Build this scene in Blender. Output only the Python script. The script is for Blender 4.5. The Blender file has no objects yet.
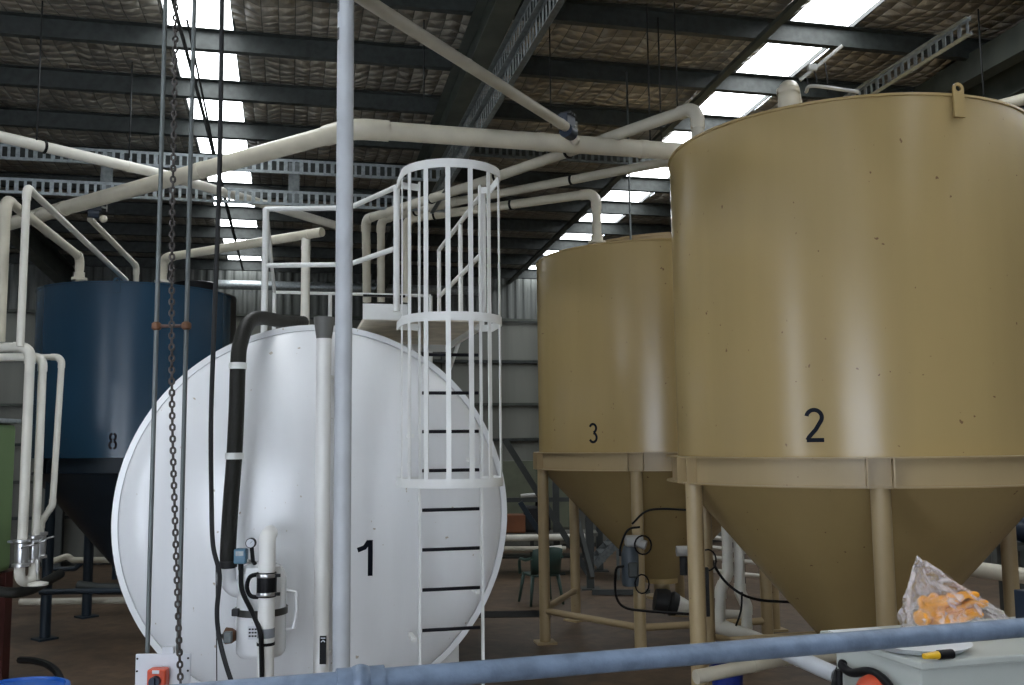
import bpy, bmesh, math, random
from mathutils import Vector, Matrix
random.seed(7)
R = math.radians
C = bpy.context.scene.collection
# ---------------------------------------------------------------- camera
F = 954.0; EYE = 2.4
CM = Matrix.Rotation(math.pi/2 + R(6), 3, 'X') @ Matrix.Rotation(R(-.64), 3, 'Z')
def ray(px, py): return CM @ Vector(((px-512)/F, (342.5-py)/F, -1.0))
def at(px, py, Y):                       # point seen at a pixel, Y metres in front of the camera
    d = ray(px, py); return d*(Y/d.y) + Vector((0, 0, EYE))
def on_z(px, py, z):                     # point seen at a pixel at height z
    d = ray(px, py); return d*((z-EYE)/d.z) + Vector((0, 0, EYE))
BA = R(13.1); BU = Vector((-math.sin(BA), math.cos(BA), 0)); BV = Vector((math.cos(BA), math.sin(BA), 0))
def on_u(px, py, u):
    d = ray(px, py); return d*(u/d.dot(BU)) + Vector((0, 0, EYE))
def B(v, u, z): return BV*v + BU*u + Vector((0, 0, z))     # the shed's own axes
def vert(px, py, Y, z0, z1):
    p = at(px, py, Y); return Vector((p.x, p.y, z0)), Vector((p.x, p.y, z1))
def zat(px, py, Y): return at(px, py, Y).z

cd = bpy.data.cameras.new('camera'); cam = bpy.data.objects.new('camera', cd); C.objects.link(cam)
cam.matrix_world = Matrix.Translation((0, 0, EYE)) @ CM.to_4x4()
cd.sensor_width = 36; cd.lens = F/1024*36; cd.clip_start = .05; cd.clip_end = 200
bpy.context.scene.camera = cam

# ---------------------------------------------------------------- materials
def mat(name, col, rough=.5, metal=0, var=.12, vscale=3, bump=0, bscale=40, col2=None, streak=False, coat=0, spec=.5, alpha=1, emit=0, trans=0):
    m = bpy.data.materials.new(name); m.use_nodes = True
    nt = m.node_tree; N = nt.nodes; L = nt.links; b = N['Principled BSDF']
    b.inputs['Roughness'].default_value = rough; b.inputs['Metallic'].default_value = metal
    b.inputs['Coat Weight'].default_value = coat; b.inputs['Coat Roughness'].default_value = .25
    b.inputs['Specular IOR Level'].default_value = spec
    b.inputs['Alpha'].default_value = alpha
    b.inputs['Transmission Weight'].default_value = trans
    if emit:
        b.inputs['Emission Color'].default_value = (*col, 1); b.inputs['Emission Strength'].default_value = emit
    tc = N.new('ShaderNodeTexCoord'); mp = N.new('ShaderNodeMapping'); L.new(tc.outputs['Object'], mp.inputs[0])
    if streak: mp.inputs['Scale'].default_value = (1, 1, .12)
    n = N.new('ShaderNodeTexNoise'); n.inputs['Scale'].default_value = vscale; n.inputs['Detail'].default_value = 6
    L.new(mp.outputs[0], n.inputs['Vector'])
    r = N.new('ShaderNodeValToRGB'); L.new(n.outputs[0], r.inputs[0])
    c2 = col2 or tuple(max(0, c*(1-var*2.2)) for c in col)
    r.color_ramp.elements[0].position = .32; r.color_ramp.elements[1].position = .62
    r.color_ramp.elements[0].color = (*c2, 1); r.color_ramp.elements[1].color = (*col, 1)
    L.new(r.outputs[0], b.inputs['Base Color'])
    if bump:
        n2 = N.new('ShaderNodeTexNoise'); n2.inputs['Scale'].default_value = bscale; n2.inputs['Detail'].default_value = 3
        L.new(tc.outputs['Object'], n2.inputs['Vector'])
        bp = N.new('ShaderNodeBump'); bp.inputs['Strength'].default_value = bump; bp.inputs['Distance'].default_value = .02
        L.new(n2.outputs[0], bp.inputs['Height']); L.new(bp.outputs[0], b.inputs['Normal'])
    return m
def paint(name, col, rough=.32, wear=(.2, .12, .06)):
    """painted steel: faint streaks, small rust specks and a slightly uneven gloss"""
    m = mat(name, col, rough, var=.05, vscale=2.2, streak=True, bump=.1, bscale=5)
    nt = m.node_tree; N = nt.nodes; L = nt.links; b = N['Principled BSDF']
    src = b.inputs['Base Color'].links[0].from_socket
    tc = [n for n in N if n.type == 'TEX_COORD'][0]
    n = N.new('ShaderNodeTexNoise'); n.inputs['Scale'].default_value = 17; n.inputs['Detail'].default_value = 2
    L.new(tc.outputs['Object'], n.inputs['Vector'])
    r = N.new('ShaderNodeValToRGB'); r.color_ramp.elements[0].position = .735; r.color_ramp.elements[1].position = .76
    L.new(n.outputs[0], r.inputs[0])
    mx = N.new('ShaderNodeMix'); mx.data_type = 'RGBA'
    L.new(r.outputs[0], mx.inputs[0]); L.new(src, mx.inputs[6]); mx.inputs[7].default_value = (*wear, 1)
    L.new(mx.outputs[2], b.inputs['Base Color'])
    return m
TAN = paint('tan_paint', (.425, .312, .138), .26)
TAN2 = paint('tan_steel_paint', (.42, .32, .175), .4)
WHITE = paint('white_paint', (.83, .845, .86), .2, (.5, .45, .38))
WSTEEL = mat('white_steel', (.78, .79, .77), .4, var=.06)
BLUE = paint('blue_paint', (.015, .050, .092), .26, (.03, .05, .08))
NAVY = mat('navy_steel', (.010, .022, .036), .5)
BPVC = mat('bright_pvc', (.80, .80, .78), .3, var=.04)
PVC = mat('white_pvc', (.74, .72, .64), .32, var=.05, vscale=6)
CREAM = mat('cream_pvc', (.60, .56, .45), .35, var=.07, vscale=4)
CREAM2 = mat('weathered_pvc', (.52, .49, .40), .4, var=.08, vscale=4)
POST = mat('pale_post_paint', (.52, .55, .59), .4, var=.06, vscale=5)
BLACK = mat('black_rubber', (.006, .006, .007), .45, spec=.18)
HOSE = mat('dark_hose', (.022, .022, .019), .5, spec=.2, var=.1, bump=.3, bscale=60)
DKGREY = mat('dark_grey', (.03, .031, .032), .5, spec=.25)
GALV = mat('galvanised', (.36, .40, .41), .42, .55, var=.15, vscale=25, bump=.05)
GALVD = mat('dull_galvanised', (.17, .19, .19), .5, .5, var=.15, vscale=20)
PURLIN = mat('purlin_steel', (.042, .049, .046), .55, .2, var=.2, vscale=14, bump=.05)
RAFTER = mat('rafter_paint', (.07, .08, .066), .6, .1, var=.2)
RAILM = mat('galvanised_rail', (.19, .255, .36), .42, .25, var=.16, vscale=18, bump=.12, bscale=55)
CHAIN = mat('rusty_chain', (.095, .085, .08), .5, .6, var=.2, vscale=30)
ROD = mat('grey_rod', (.16, .18, .18), .5, .4)
STEELD = mat('blue_grey_steel', (.055, .062, .06), .5, .2)
GREEN = mat('green_paint', (.16, .25, .105), .45, var=.06, streak=True)
MAROON = mat('maroon_paint', (.075, .016, .012), .45, var=.15)
BLUEP = mat('blue_plastic', (.01, .10, .42), .4, var=.05)
DBLUE = mat('dark_blue_plastic', (.009, .02, .042), .4)
LBLUE = mat('light_blue_case', (.10, .21, .30), .45)
RED = mat('red_plastic', (.55, .07, .025), .4, var=.05)
ORANGE = mat('orange_rubber', (.88, .37, .008), .55, var=.15, vscale=12)
YELLOW = mat('yellow_plastic', (.75, .45, .02), .4)
CAB = mat('grey_cabinet', (.45, .48, .45), .4, var=.05)
PAPER = mat('white_paper', (.70, .72, .75), .6, var=.05)
CHAIRG = mat('green_plastic', (.05, .10, .085), .4)
WOODU = mat('ply_underside', (.78, .72, .60), .6, var=.12, streak=False, vscale=5)
BROWN = mat('brown_rust', (.16, .07, .03), .6)
SILVER = mat('silver', (.6, .6, .6), .3, .9, var=.05)
INK = mat('black_ink', (.004, .006, .012), .5, spec=.12)
GREYL = mat('light_grey_cast', (.50, .50, .48), .4)
WPLATE = mat('white_plate', (.62, .65, .70), .4, var=.04)
TAPE = mat('grey_tape', (.25, .27, .30), .5)

def bag_mat():
    m = bpy.data.materials.new('clear_plastic_bag'); m.use_nodes = True
    nt = m.node_tree; N = nt.nodes; L = nt.links
    b = N['Principled BSDF']; b.inputs['Base Color'].default_value = (.86, .80, .80, 1); b.inputs['Roughness'].default_value = .22
    tr = N.new('ShaderNodeBsdfTransparent'); mx = N.new('ShaderNodeMixShader')
    tc = N.new('ShaderNodeTexCoord'); n = N.new('ShaderNodeTexNoise'); n.inputs['Scale'].default_value = 22; n.inputs['Distortion'].default_value = 1.2
    L.new(tc.outputs['Object'], n.inputs['Vector'])
    r = N.new('ShaderNodeMapRange'); r.inputs[1].default_value = .35; r.inputs[2].default_value = .7; r.inputs[3].default_value = .07; r.inputs[4].default_value = .55
    L.new(n.outputs[0], r.inputs[0]); L.new(r.outputs[0], mx.inputs[0])
    bp = N.new('ShaderNodeBump'); bp.inputs['Strength'].default_value = .8; bp.inputs['Distance'].default_value = .01
    L.new(n.outputs[0], bp.inputs['Height']); L.new(bp.outputs[0], b.inputs['Normal'])
    L.new(tr.outputs[0], mx.inputs[1]); L.new(b.outputs[0], mx.inputs[2]); L.new(mx.outputs[0], N['Material Output'].inputs[0])
    return m
BAG = bag_mat()

def floor_mat():
    m = mat('concrete_floor', (.175, .118, .075), .5, var=.2, vscale=.9, bump=.12, bscale=30)
    nt = m.node_tree; N = nt.nodes; L = nt.links; b = N['Principled BSDF']
    src = b.inputs['Base Color'].links[0].from_socket; tc = [n for n in N if n.type == 'TEX_COORD'][0]
    n = N.new('ShaderNodeTexNoise'); n.inputs['Scale'].default_value = 5; n.inputs['Detail'].default_value = 8; n.inputs['Distortion'].default_value = .7
    L.new(tc.outputs['Object'], n.inputs['Vector'])
    r = N.new('ShaderNodeValToRGB'); r.color_ramp.elements[0].position = .35; r.color_ramp.elements[1].position = .7
    r.color_ramp.elements[0].color = (.55, .55, .55, 1)
    L.new(n.outputs[0], r.inputs[0])
    mx = N.new('ShaderNodeMix'); mx.data_type = 'RGBA'; mx.blend_type = 'MULTIPLY'; mx.inputs[0].default_value = 1
    L.new(src, mx.inputs[6]); L.new(r.outputs[0], mx.inputs[7]); L.new(mx.outputs[2], b.inputs['Base Color'])
    return m
FLOORM = floor_mat()

def lining_mat():
    """quilted foil insulation behind a wire grid: v, u of the shed are the mesh's own UVs"""
    m = bpy.data.materials.new('foil_lining'); m.use_nodes = True
    nt = m.node_tree; N = nt.nodes; L = nt.links; b = N['Principled BSDF']
    b.inputs['Metallic'].default_value = .35; b.inputs['Roughness'].default_value = .42
    uv = N.new('ShaderNodeUVMap'); uv.uv_map = 'UVMap'
    br = N.new('ShaderNodeTexBrick'); br.offset = 0; br.inputs['Scale'].default_value = 1
    br.inputs['Brick Width'].default_value = .17; br.inputs['Row Height'].default_value = .17
    br.inputs['Mortar Size'].default_value = .006; br.inputs['Mortar Smooth'].default_value = .6
    L.new(uv.outputs[0], br.inputs['Vector'])
    n = N.new('ShaderNodeTexNoise'); n.inputs['Scale'].default_value = 1.3; n.inputs['Detail'].default_value = 5
    L.new(uv.outputs[0], n.inputs['Vector'])
    r = N.new('ShaderNodeValToRGB'); r.color_ramp.elements[0].position = .3; r.color_ramp.elements[1].position = .7
    r.color_ramp.elements[0].color = (.19, .175, .15, 1); r.color_ramp.elements[1].color = (.46, .42, .345, 1)
    L.new(n.outputs[0], r.inputs[0])
    mx = N.new('ShaderNodeMix'); mx.data_type = 'RGBA'
    L.new(br.outputs['Fac'], mx.inputs[0]); L.new(r.outputs[0], mx.inputs[6]); mx.inputs[7].default_value = (.05, .05, .045, 1)
    L.new(mx.outputs[2], b.inputs['Base Color'])
    n2 = N.new('ShaderNodeTexNoise'); n2.inputs['Scale'].default_value = 7; n2.inputs['Detail'].default_value = 3
    L.new(uv.outputs[0], n2.inputs['Vector'])
    # pillow shape of each quilt square
    sx = N.new('ShaderNodeSeparateXYZ'); L.new(uv.outputs[0], sx.inputs[0])
    def pill(s):
        a = N.new('ShaderNodeMath'); a.operation = 'MULTIPLY'; a.inputs[1].default_value = math.pi/.17; L.new(s, a.inputs[0])
        c = N.new('ShaderNodeMath'); c.operation = 'SINE'; L.new(a.outputs[0], c.inputs[0])
        d = N.new('ShaderNodeMath'); d.operation = 'ABSOLUTE'; L.new(c.outputs[0], d.inputs[0]); return d.outputs[0]
    p = N.new('ShaderNodeMath'); p.operation = 'MULTIPLY'; L.new(pill(sx.outputs[0]), p.inputs[0]); L.new(pill(sx.outputs[1]), p.inputs[1])
    ad = N.new('ShaderNodeMath'); ad.operation = 'MULTIPLY_ADD'; ad.inputs[1].default_value = 1.1; L.new(p.outputs[0], ad.inputs[0]); L.new(n2.outputs[0], ad.inputs[2])
    bp = N.new('ShaderNodeBump'); bp.inputs['Strength'].default_value = .9; bp.inputs['Distance'].default_value = .05; bp.invert = True
    L.new(ad.outputs[0], bp.inputs['Height']); L.new(bp.outputs[0], b.inputs['Normal'])
    return m
LINING = lining_mat()

def sheet_mat(name, ca, cb, rough=.6):
    return mat(name, ca, rough, .1, col2=cb, vscale=1.1, streak=True)
WALLM = sheet_mat('wall_sheeting', (.13, .14, .13), (.06, .06, .055))
PANELM = sheet_mat('wall_panel', (.20, .205, .18), (.09, .09, .075))
GLOW = bpy.data.materials.new('sunlit_fibreglass'); GLOW.use_nodes = True
_b = GLOW.node_tree.nodes['Principled BSDF']; _b.inputs['Base Color'].default_value = (.8, .8, .8, 1)
_b.inputs['Emission Color'].default_value = (.93, .97, 1, 1); _b.inputs['Emission Strength'].default_value = 9.0

# ---------------------------------------------------------------- mesh builder
class MB:
    def __init__(s): s.v = []; s.f = []; s.sm = []; s.uv = None
    def add(s, vs, fs, smooth=False):
        o = len(s.v); s.v += [Vector(p) for p in vs]; s.f += [tuple(i+o for i in f) for f in fs]; s.sm += [smooth]*len(fs); return s
    def box(s, c, size, ax=None, bev=0):
        c = Vector(c); X, Y, Z = ax or (Vector((1,0,0)), Vector((0,1,0)), Vector((0,0,1)))
        hx, hy, hz = size[0]/2, size[1]/2, size[2]/2
        if bev:
            bm = bmesh.new(); bmesh.ops.create_cube(bm, size=1)
            for v in bm.verts: v.co = Vector((v.co.x*size[0], v.co.y*size[1], v.co.z*size[2]))
            bmesh.ops.bevel(bm, geom=bm.edges[:], offset=bev, segments=2, affect='EDGES', profile=.5)
            bm.verts.index_update()
            s.add([c + X*v.co.x + Y*v.co.y + Z*v.co.z for v in bm.verts], [[v.index for v in f.verts] for f in bm.faces]); bm.free(); return s
        vs = [c + X*(hx*a) + Y*(hy*b) + Z*(hz*d) for d in (-1,1) for b in (-1,1) for a in (-1,1)]
        return s.add(vs, [(0,2,3,1),(4,5,7,6),(0,1,5,4),(2,6,7,3),(0,4,6,2),(1,3,7,5)])
    def bar(s, p0, p1, w, h, up=Vector((0,0,1))):      # rectangular bar from p0 to p1
        p0, p1 = Vector(p0), Vector(p1); d = (p1-p0); l = d.length; d.normalize()
        if abs(d.dot(up)) > .99: up = Vector((0,1,0))
        sd = d.cross(up).normalized(); u2 = sd.cross(d).normalized()
        return s.box((p0+p1)/2, (l, w, h), (d, sd, u2))
    def tube(s, pts, r, seg=12, caps=True, smooth=True, sx=1.0):
        pts = [Vector(p) for p in pts]; n = len(pts); rr = r if isinstance(r, (list, tuple)) else [r]*n
        t = [(pts[min(i+1,n-1)]-pts[max(i-1,0)]).normalized() for i in range(n)]
        a = Vector((0,0,1)) if abs(t[0].z) < .9 else Vector((1,0,0))
        nn = t[0].cross(a).normalized(); vs = []
        for i in range(n):
            nn = (nn - t[i]*nn.dot(t[i])).normalized(); bb = t[i].cross(nn)
            for k in range(seg):
                q = 2*math.pi*k/seg; vs.append(pts[i] + (nn*math.cos(q)*sx + bb*math.sin(q))*rr[i])
        fs = [(i*seg+k, i*seg+(k+1)%seg, (i+1)*seg+(k+1)%seg, (i+1)*seg+k) for i in range(n-1) for k in range(seg)]
        s.add(vs, fs, smooth)
        if caps:
            s.add(vs[:seg], [tuple(reversed(range(seg)))]); s.add(vs[-seg:], [tuple(range(seg))])
        return s
    def lathe(s, prof, o, ax=None, seg=48, smooth=True, a0=0, a1=2*math.pi):     # prof: (radius, height) list
        o = Vector(o); X, Y, Z = ax or (Vector((1,0,0)), Vector((0,1,0)), Vector((0,0,1)))
        full = abs(a1-a0-2*math.pi) < 1e-6; ns = seg if full else seg+1; vs = []
        for r, h in prof:
            for k in range(ns):
                q = a0+(a1-a0)*k/seg; vs.append(o + X*(r*math.cos(q)) + Y*(r*math.sin(q)) + Z*h)
        fs = [(i*ns+k, i*ns+(k+1)%ns, (i+1)*ns+(k+1)%ns, (i+1)*ns+k) for i in range(len(prof)-1) for k in range(seg)]
        return s.add(vs, fs, smooth)
    def ell(s, c, rad, ax=None, seg=20, rings=12):
        return s.lathe([(math.sin(math.pi*i/rings)+1e-5, -math.cos(math.pi*i/rings)) for i in range(rings+1)], c,
                       tuple(a*k for a, k in zip(ax or (Vector((1,0,0)), Vector((0,1,0)), Vector((0,0,1))), rad)), seg)
    def build(s, name, m, parent=None, origin=None):
        if parent is not None: o = wloc(parent)
        elif origin is not None: o = Vector(origin)
        else:
            xs = [p.x for p in s.v]; ys = [p.y for p in s.v]; zs = [p.z for p in s.v]
            o = Vector(((min(xs)+max(xs))/2, (min(ys)+max(ys))/2, min(zs)))
        me = bpy.data.meshes.new(name); me.from_pydata([p-o for p in s.v], [], s.f)
        me.polygons.foreach_set('use_smooth', s.sm); me.materials.append(m)
        if s.uv:
            l = me.uv_layers.new(name='UVMap')
            for lp in me.loops: l.data[lp.index].uv = s.uv[lp.vertex_index]
        bm = bmesh.new(); bm.from_mesh(me); bmesh.ops.remove_doubles(bm, verts=bm.verts[:], dist=1e-5) if not s.uv else None
        bmesh.ops.recalc_face_normals(bm, faces=bm.faces[:]) if not s.uv else None
        for e in bm.edges:
            if len(e.link_faces) == 2 and e.calc_face_angle(0) > R(38): e.smooth = False
        bm.to_mesh(me); bm.free()
        ob = bpy.data.objects.new(name, me); C.objects.link(ob)
        if parent is None: ob.location = o
        else: ob.parent = parent
        return ob
def wloc(o):
    p = Vector((0,0,0))
    while o is not None: p += Vector(o.location); o = o.parent
    return p
def tag(o, label, cat, group=None, kind=None):
    o['label'] = label; o['category'] = cat
    if group: o['group'] = group
    if kind: o['kind'] = kind
    return o
def thing(name, loc, label, cat, group=None):
    o = bpy.data.objects.new(name, None); C.objects.link(o); o.location = loc; o.empty_display_size = .1
    return tag(o, label, cat, group)
def struct(o, label=None):
    o['kind'] = 'structure'
    if label: o['label'] = label
    return o
def fillet(pts, rad, n=7):
    """rounded path and, for every bend, the list of arc points"""
    pts = [Vector(p) for p in pts]; out = [pts[0]]; arcs = []
    for i in range(1, len(pts)-1):
        a, b, c = pts[i-1], pts[i], pts[i+1]; d1 = (a-b).normalized(); d2 = (c-b).normalized()
        ang = d1.angle(d2)
        if ang > R(176): out.append(b); continue
        t = min(rad/math.tan(ang/2), (a-b).length*.49, (c-b).length*.49); rr = t*math.tan(ang/2)
        bis = (d1+d2).normalized(); cen = b + bis*(rr/math.sin(ang/2))
        s0 = b+d1*t-cen; s1 = b+d2*t-cen; w = s0.angle(s1); arc = []
        for k in range(n+1):
            f = k/n; arc.append(cen + (s0*math.sin((1-f)*w)+s1*math.sin(f*w))/math.sin(w))
        out += arc; arcs.append([b+d1*(t+.6*rad)] + arc + [b+d2*(t+.6*rad)])
    out.append(pts[-1]); return out, arcs
def pipe(name, pts, r, m, label, cat='pipe', group=None, bend=None, fit=True, couplings=(), clips=(), seg=14, flange_end=False, fitmat=None):
    path, arcs = fillet(pts, bend or r*2.2)
    ob = MB().tube(path, r, seg).build(name, m); tag(ob, label, cat, group)
    fm = fitmat or m
    if fit:
        for a in arcs: MB().tube(a, r*1.13, seg).build('elbow', fm, ob)
    P = [Vector(p) for p in pts]; L = [(P[i+1]-P[i]).length for i in range(len(P)-1)]; T = sum(L)
    def along(f):
        d = f*T
        for i, l in enumerate(L):
            if d <= l or i == len(L)-1: return P[i].lerp(P[i+1], d/l), (P[i+1]-P[i]).normalized()
            d -= l
    for f in couplings:
        p, d = along(f); MB().tube([p-d*r*.45, p+d*r*.45], r*1.06, seg).build('coupling', fm, ob)
    for f in clips:
        p, d = along(f); MB().tube([p-d*.012, p+d*.012], r*1.25, seg).build('pipe_clip', BLACK, ob)
    if flange_end:
        p = P[-1]; d = (P[-1]-P[-2]).normalized()
        MB().tube([p-d*.05, p-d*.02], r*1.9, 20).tube([p-d*.12, p-d*.05], r*1.3, 20).build('flange', fm, ob)
    return ob

# ---------------------------------------------------------------- the shed
def roof(u): return EYE + 4.75 - .05*u                # underside of the purlins
V0, V1, U0, U1 = -8.2, 12.5, -9.0, 21.3
STRIPS = [(-7.7, -7.0), (-1.34, -.64), (5.22, 6.0), (11.5, 12.2)]
floor = struct(MB().box(B((V0+V1)/2, (U0+U1)/2, -.1), (V1-V0+.4, U1-U0+.4, .2), (BV, BU, Vector((0,0,1)))).build('floor', FLOORM))
SP = 1.305; pu = [10.32 + SP*k for k in range(-14, 9)]
pu = [u for u in pu if U0 < u < U1]
# quilted lining, one sagging sheet per bay, left open at the skylights
mb = MB(); uvs = []; cols = []
prev = V0
for a, b in STRIPS + [(V1, V1)]:
    cols.append((prev, a)); prev = b
edges = sorted([U0] + pu + [U1])
for (va, vb) in cols:
    nv = max(2, int((vb-va)/.15))
    rows = []
    for i in range(len(edges)-1):
        ua, ub = edges[i], edges[i+1]
        for k in range(10): rows.append((ua+(ub-ua)*k/10, math.sin(math.pi*k/10)))
    rows.append((U1, 0)); vs = []
    for (u, sg) in rows:
        for j in range(nv+1):
            v = va+(vb-va)*j/nv
            w = .02*math.sin(v*9.1+u*3)+.022*math.sin(v*3.3-u*1.7)+.012*math.sin(v*21+u*2.2)
            edge = min(1, min(v-va, vb-v)/.25)
            vs.append(B(v, u, roof(u)+.235 - sg*(.085+w)*(.35+.65*edge))); uvs.append((v, u))
    mb.add(vs, [(i*(nv+1)+j, i*(nv+1)+j+1, (i+1)*(nv+1)+j+1, (i+1)*(nv+1)+j) for i in range(len(rows)-1) for j in range(nv)], True)
mb.uv = uvs
struct(mb.build('ceiling', LINING))
def slopebar(mbb, v0, v1, u0, u1, dz0, dz1, off=0):   # a box following the roof slope along u
    vs = []
    for u in (u0, u1):
        for v in (v0, v1):
            for dz in (dz0, dz1): vs.append(B(v, u, roof(u)+dz))
    return mbb.add(vs, [(0,1,3,2),(4,6,7,5),(0,4,5,1),(2,3,7,6),(0,2,6,4),(1,5,7,3)])
for i, (a, b) in enumerate(STRIPS):
    g = slopebar(MB(), a-.02, b+.02, U0, U1, .27, .275).build('window_%d' % (i+1), GLOW); struct(g)
    k = MB()
    for v in (a, b):
        slopebar(k, v-.012, v+.012, U0, U1, .22, .30)
    struct(k.build('trim_%d' % (i+1), PURLIN))
# purlins: lipped channels across the shed
for i, u in enumerate(pu):
    k = MB()
    slopebar(k, V0, V1, u-.004, u+.004, 0, .2); slopebar(k, V0, V1, u, u+.075, 0, .006)
    slopebar(k, V0, V1, u-.075, u, .194, .2); slopebar(k, V0, V1, u+.069, u+.075, 0, .022)
    struct(k.build('trim_%d' % (i+5), PURLIN))
# rafters along the shed
for j, v in enumerate((-4.5, 1.84, 8.0)):
    k = MB()
    slopebar(k, v-.11, v+.11, U0, U1, -.46, -.445); slopebar(k, v-.11, v+.11, U0, U1, -.015, 0); slopebar(k, v-.006, v+.006, U0, U1, -.45, -.01)
    struct(k.build('trim_%d' % (40+j), RAFTER))
struct(slopebar(MB(), 4.84, 4.93, U0, U1, -.03, .02).build('trim_50', RAFTER))
# walls
def corr(p0, p1, z0, z1, depth=.03, pitch=.19):
    """vertical corrugated sheet from p0 to p1"""
    p0 = Vector((*p0[:2], 0)); p1 = Vector((*p1[:2], 0)); d = p1-p0; L_ = d.length; d.normalize(); nrm = Vector((-d.y, d.x, 0))
    n = int(L_/pitch*4); vs = []
    for i in range(n+1):
        o = (0, 1, 1, 0)[i % 4]*depth
        q = p0+d*(L_*i/n)+nrm*o; vs += [q+Vector((0,0,z0)), q+Vector((0,0,z1))]
    return vs, [(2*i, 2*i+2, 2*i+3, 2*i+1) for i in range(n)]
ztop = roof(U0)+.5
k = MB(); k.add(*corr(B(V0, U1, 0), B(V1, U1, 0), 5.25, 6.5))
k.box(B((V0+V1)/2, U1+.08, 3.2), (V1-V0, .02, 6.6), (BV, BU, Vector((0,0,1))))
struct(k.build('wall_back', WALLM))
k = MB()
for z0, z1 in ((.1,1.0),(1.02,1.7),(1.75,2.45),(2.5,3.25),(3.3,4.2),(4.28,5.15)):
    for q in range(9):
        k.box(B(V0+1.15+2.3*q, U1-.06, (z0+z1)/2), (2.27, .05, z1-z0), (BV, BU, Vector((0,0,1))), bev=.012)
struct(k.build('baseboard_back', PANELM))
for q, z in enumerate((1.0, 1.72, 2.47, 3.27, 4.24, 5.2)):
    kk = MB(); kk.box(B((V0+V1)/2, U1-.13, z), (V1-V0, .1, .06), (BV, BU, Vector((0,0,1))))
    struct(kk.build('trim_%d' % (60+q), RAFTER if q % 2 else PURLIN))
struct(MB().add(*corr(B(V1, U0, 0), B(V1, U1, 0), 0, ztop)).build('wall_right', WALLM))
k = MB()                                               # left wall with a tall doorway beside the camera
for a, b, z0, z1 in ((U0, .3, 0, ztop), (1.7, U1, 0, ztop), (.3, 1.7, 5.2, ztop)):
    k.add(*corr(B(V0, a, 0), B(V0, b, 0), z0, z1))
struct(k.build('wall_left', WALLM))
k = MB()                                               # front wall: a wide open roller door behind the camera
for a, b, z0, z1 in ((V0, -7.6, 0, ztop), (-1.4, V1, 0, ztop), (-7.6, -1.4, 4.2, ztop)):
    k.add(*corr(B(a, U0, 0), B(b, U0, 0), z0, z1))
struct(k.build('wall_front', WALLM))
# steel columns against the back and left walls
for v, u in ((1.62, 20.9), (-4.5, 20.9), (8.0, 20.9)):
    k = MB(); p = B(v, u, 0)
    for dv in (-.1, .1): k.box(B(v, u+dv, roof(u)/2-.2), (.2, .014, roof(u)-.4), (BV, BU, Vector((0,0,1))))
    k.box(B(v, u, roof(u)/2-.2), (.01, .2, roof(u)-.4), (BV, BU, Vector((0,0,1))))
    struct(k.build('trim_%d' % (70+int(v)), STEELD))

# slotted steel rails (ladder-like channels)
def slotted(name, p0, p1, h, label, m=GALV, ties=()):
    p0, p1 = Vector(p0), Vector(p1); d = p1-p0; L_ = d.length; d.normalize(); sd = Vector((-d.y, d.x, 0)).normalized(); up = d.cross(sd)*-1
    if up.z < 0: up = -up
    k = MB()
    for s in (-1, 1):
        k.box((p0+p1)/2+up*(s*(h/2-.008))+sd*.02, (L_, .05, .005), (d, sd, up)); k.box((p0+p1)/2+up*(s*(h/2-.016)), (L_, .004, .032), (d, sd, up))
    n = int(L_/.092)
    for i in range(n):
        c = p0+d*((i+.5)*L_/n)
        k.box(c, (.045 if i % 2 else .03, .004, h-.02), (d, sd, up))
    ob = k.build(name, m); tag(ob, label, 'steel rail', 'slotted steel rails under the roof')
    return ob
ZR = 5.72
def v_of(p): return p.dot(BV)
uA = 11.55
ra = slotted('slotted_steel_rail', B(V0, uA, 5.75), B(1.9, uA, 5.75), .18, 'slotted galvanised rail crossing the shed at left, upper of the pair')
rb = slotted('slotted_steel_rail', B(V0, uA, 5.36), B(1.9, uA, 5.36), .18, 'slotted galvanised rail crossing the shed at left, lower of the pair')
for q, px in enumerate((106, 294)):
    p = on_u(px, 178, uA)
    k = MB().box(B(v_of(p), uA+.03, 5.555), (.13, .01, .5), (BV, BU, Vector((0,0,1))))
    k.build('tie_plate', GALVD, ra)
slotted('slotted_steel_rail', B(1.80, 3.5, 5.75), B(1.80, uA, 5.75), .24, 'slotted steel rail running away beside the central rafter, upper one', GALVD)
slotted('slotted_steel_rail', B(1.70, 3.5, 5.36), B(1.70, uA, 5.36), .24, 'slotted steel rail running away beside the central rafter, lower one', GALVD)
slotted('slotted_steel_rail', B(2.2, 12.2, 6.32), B(6.0, 12.2, 6.32), .2, 'slotted steel rail crossing the shed above the tan tanks', GALVD)
slotted('slotted_steel_rail', B(5.06, 6.05, 5.55), B(5.12, 9.2, 5.55), .15, 'bright slotted rail slanting up above tan tank 2', GALV)

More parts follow.
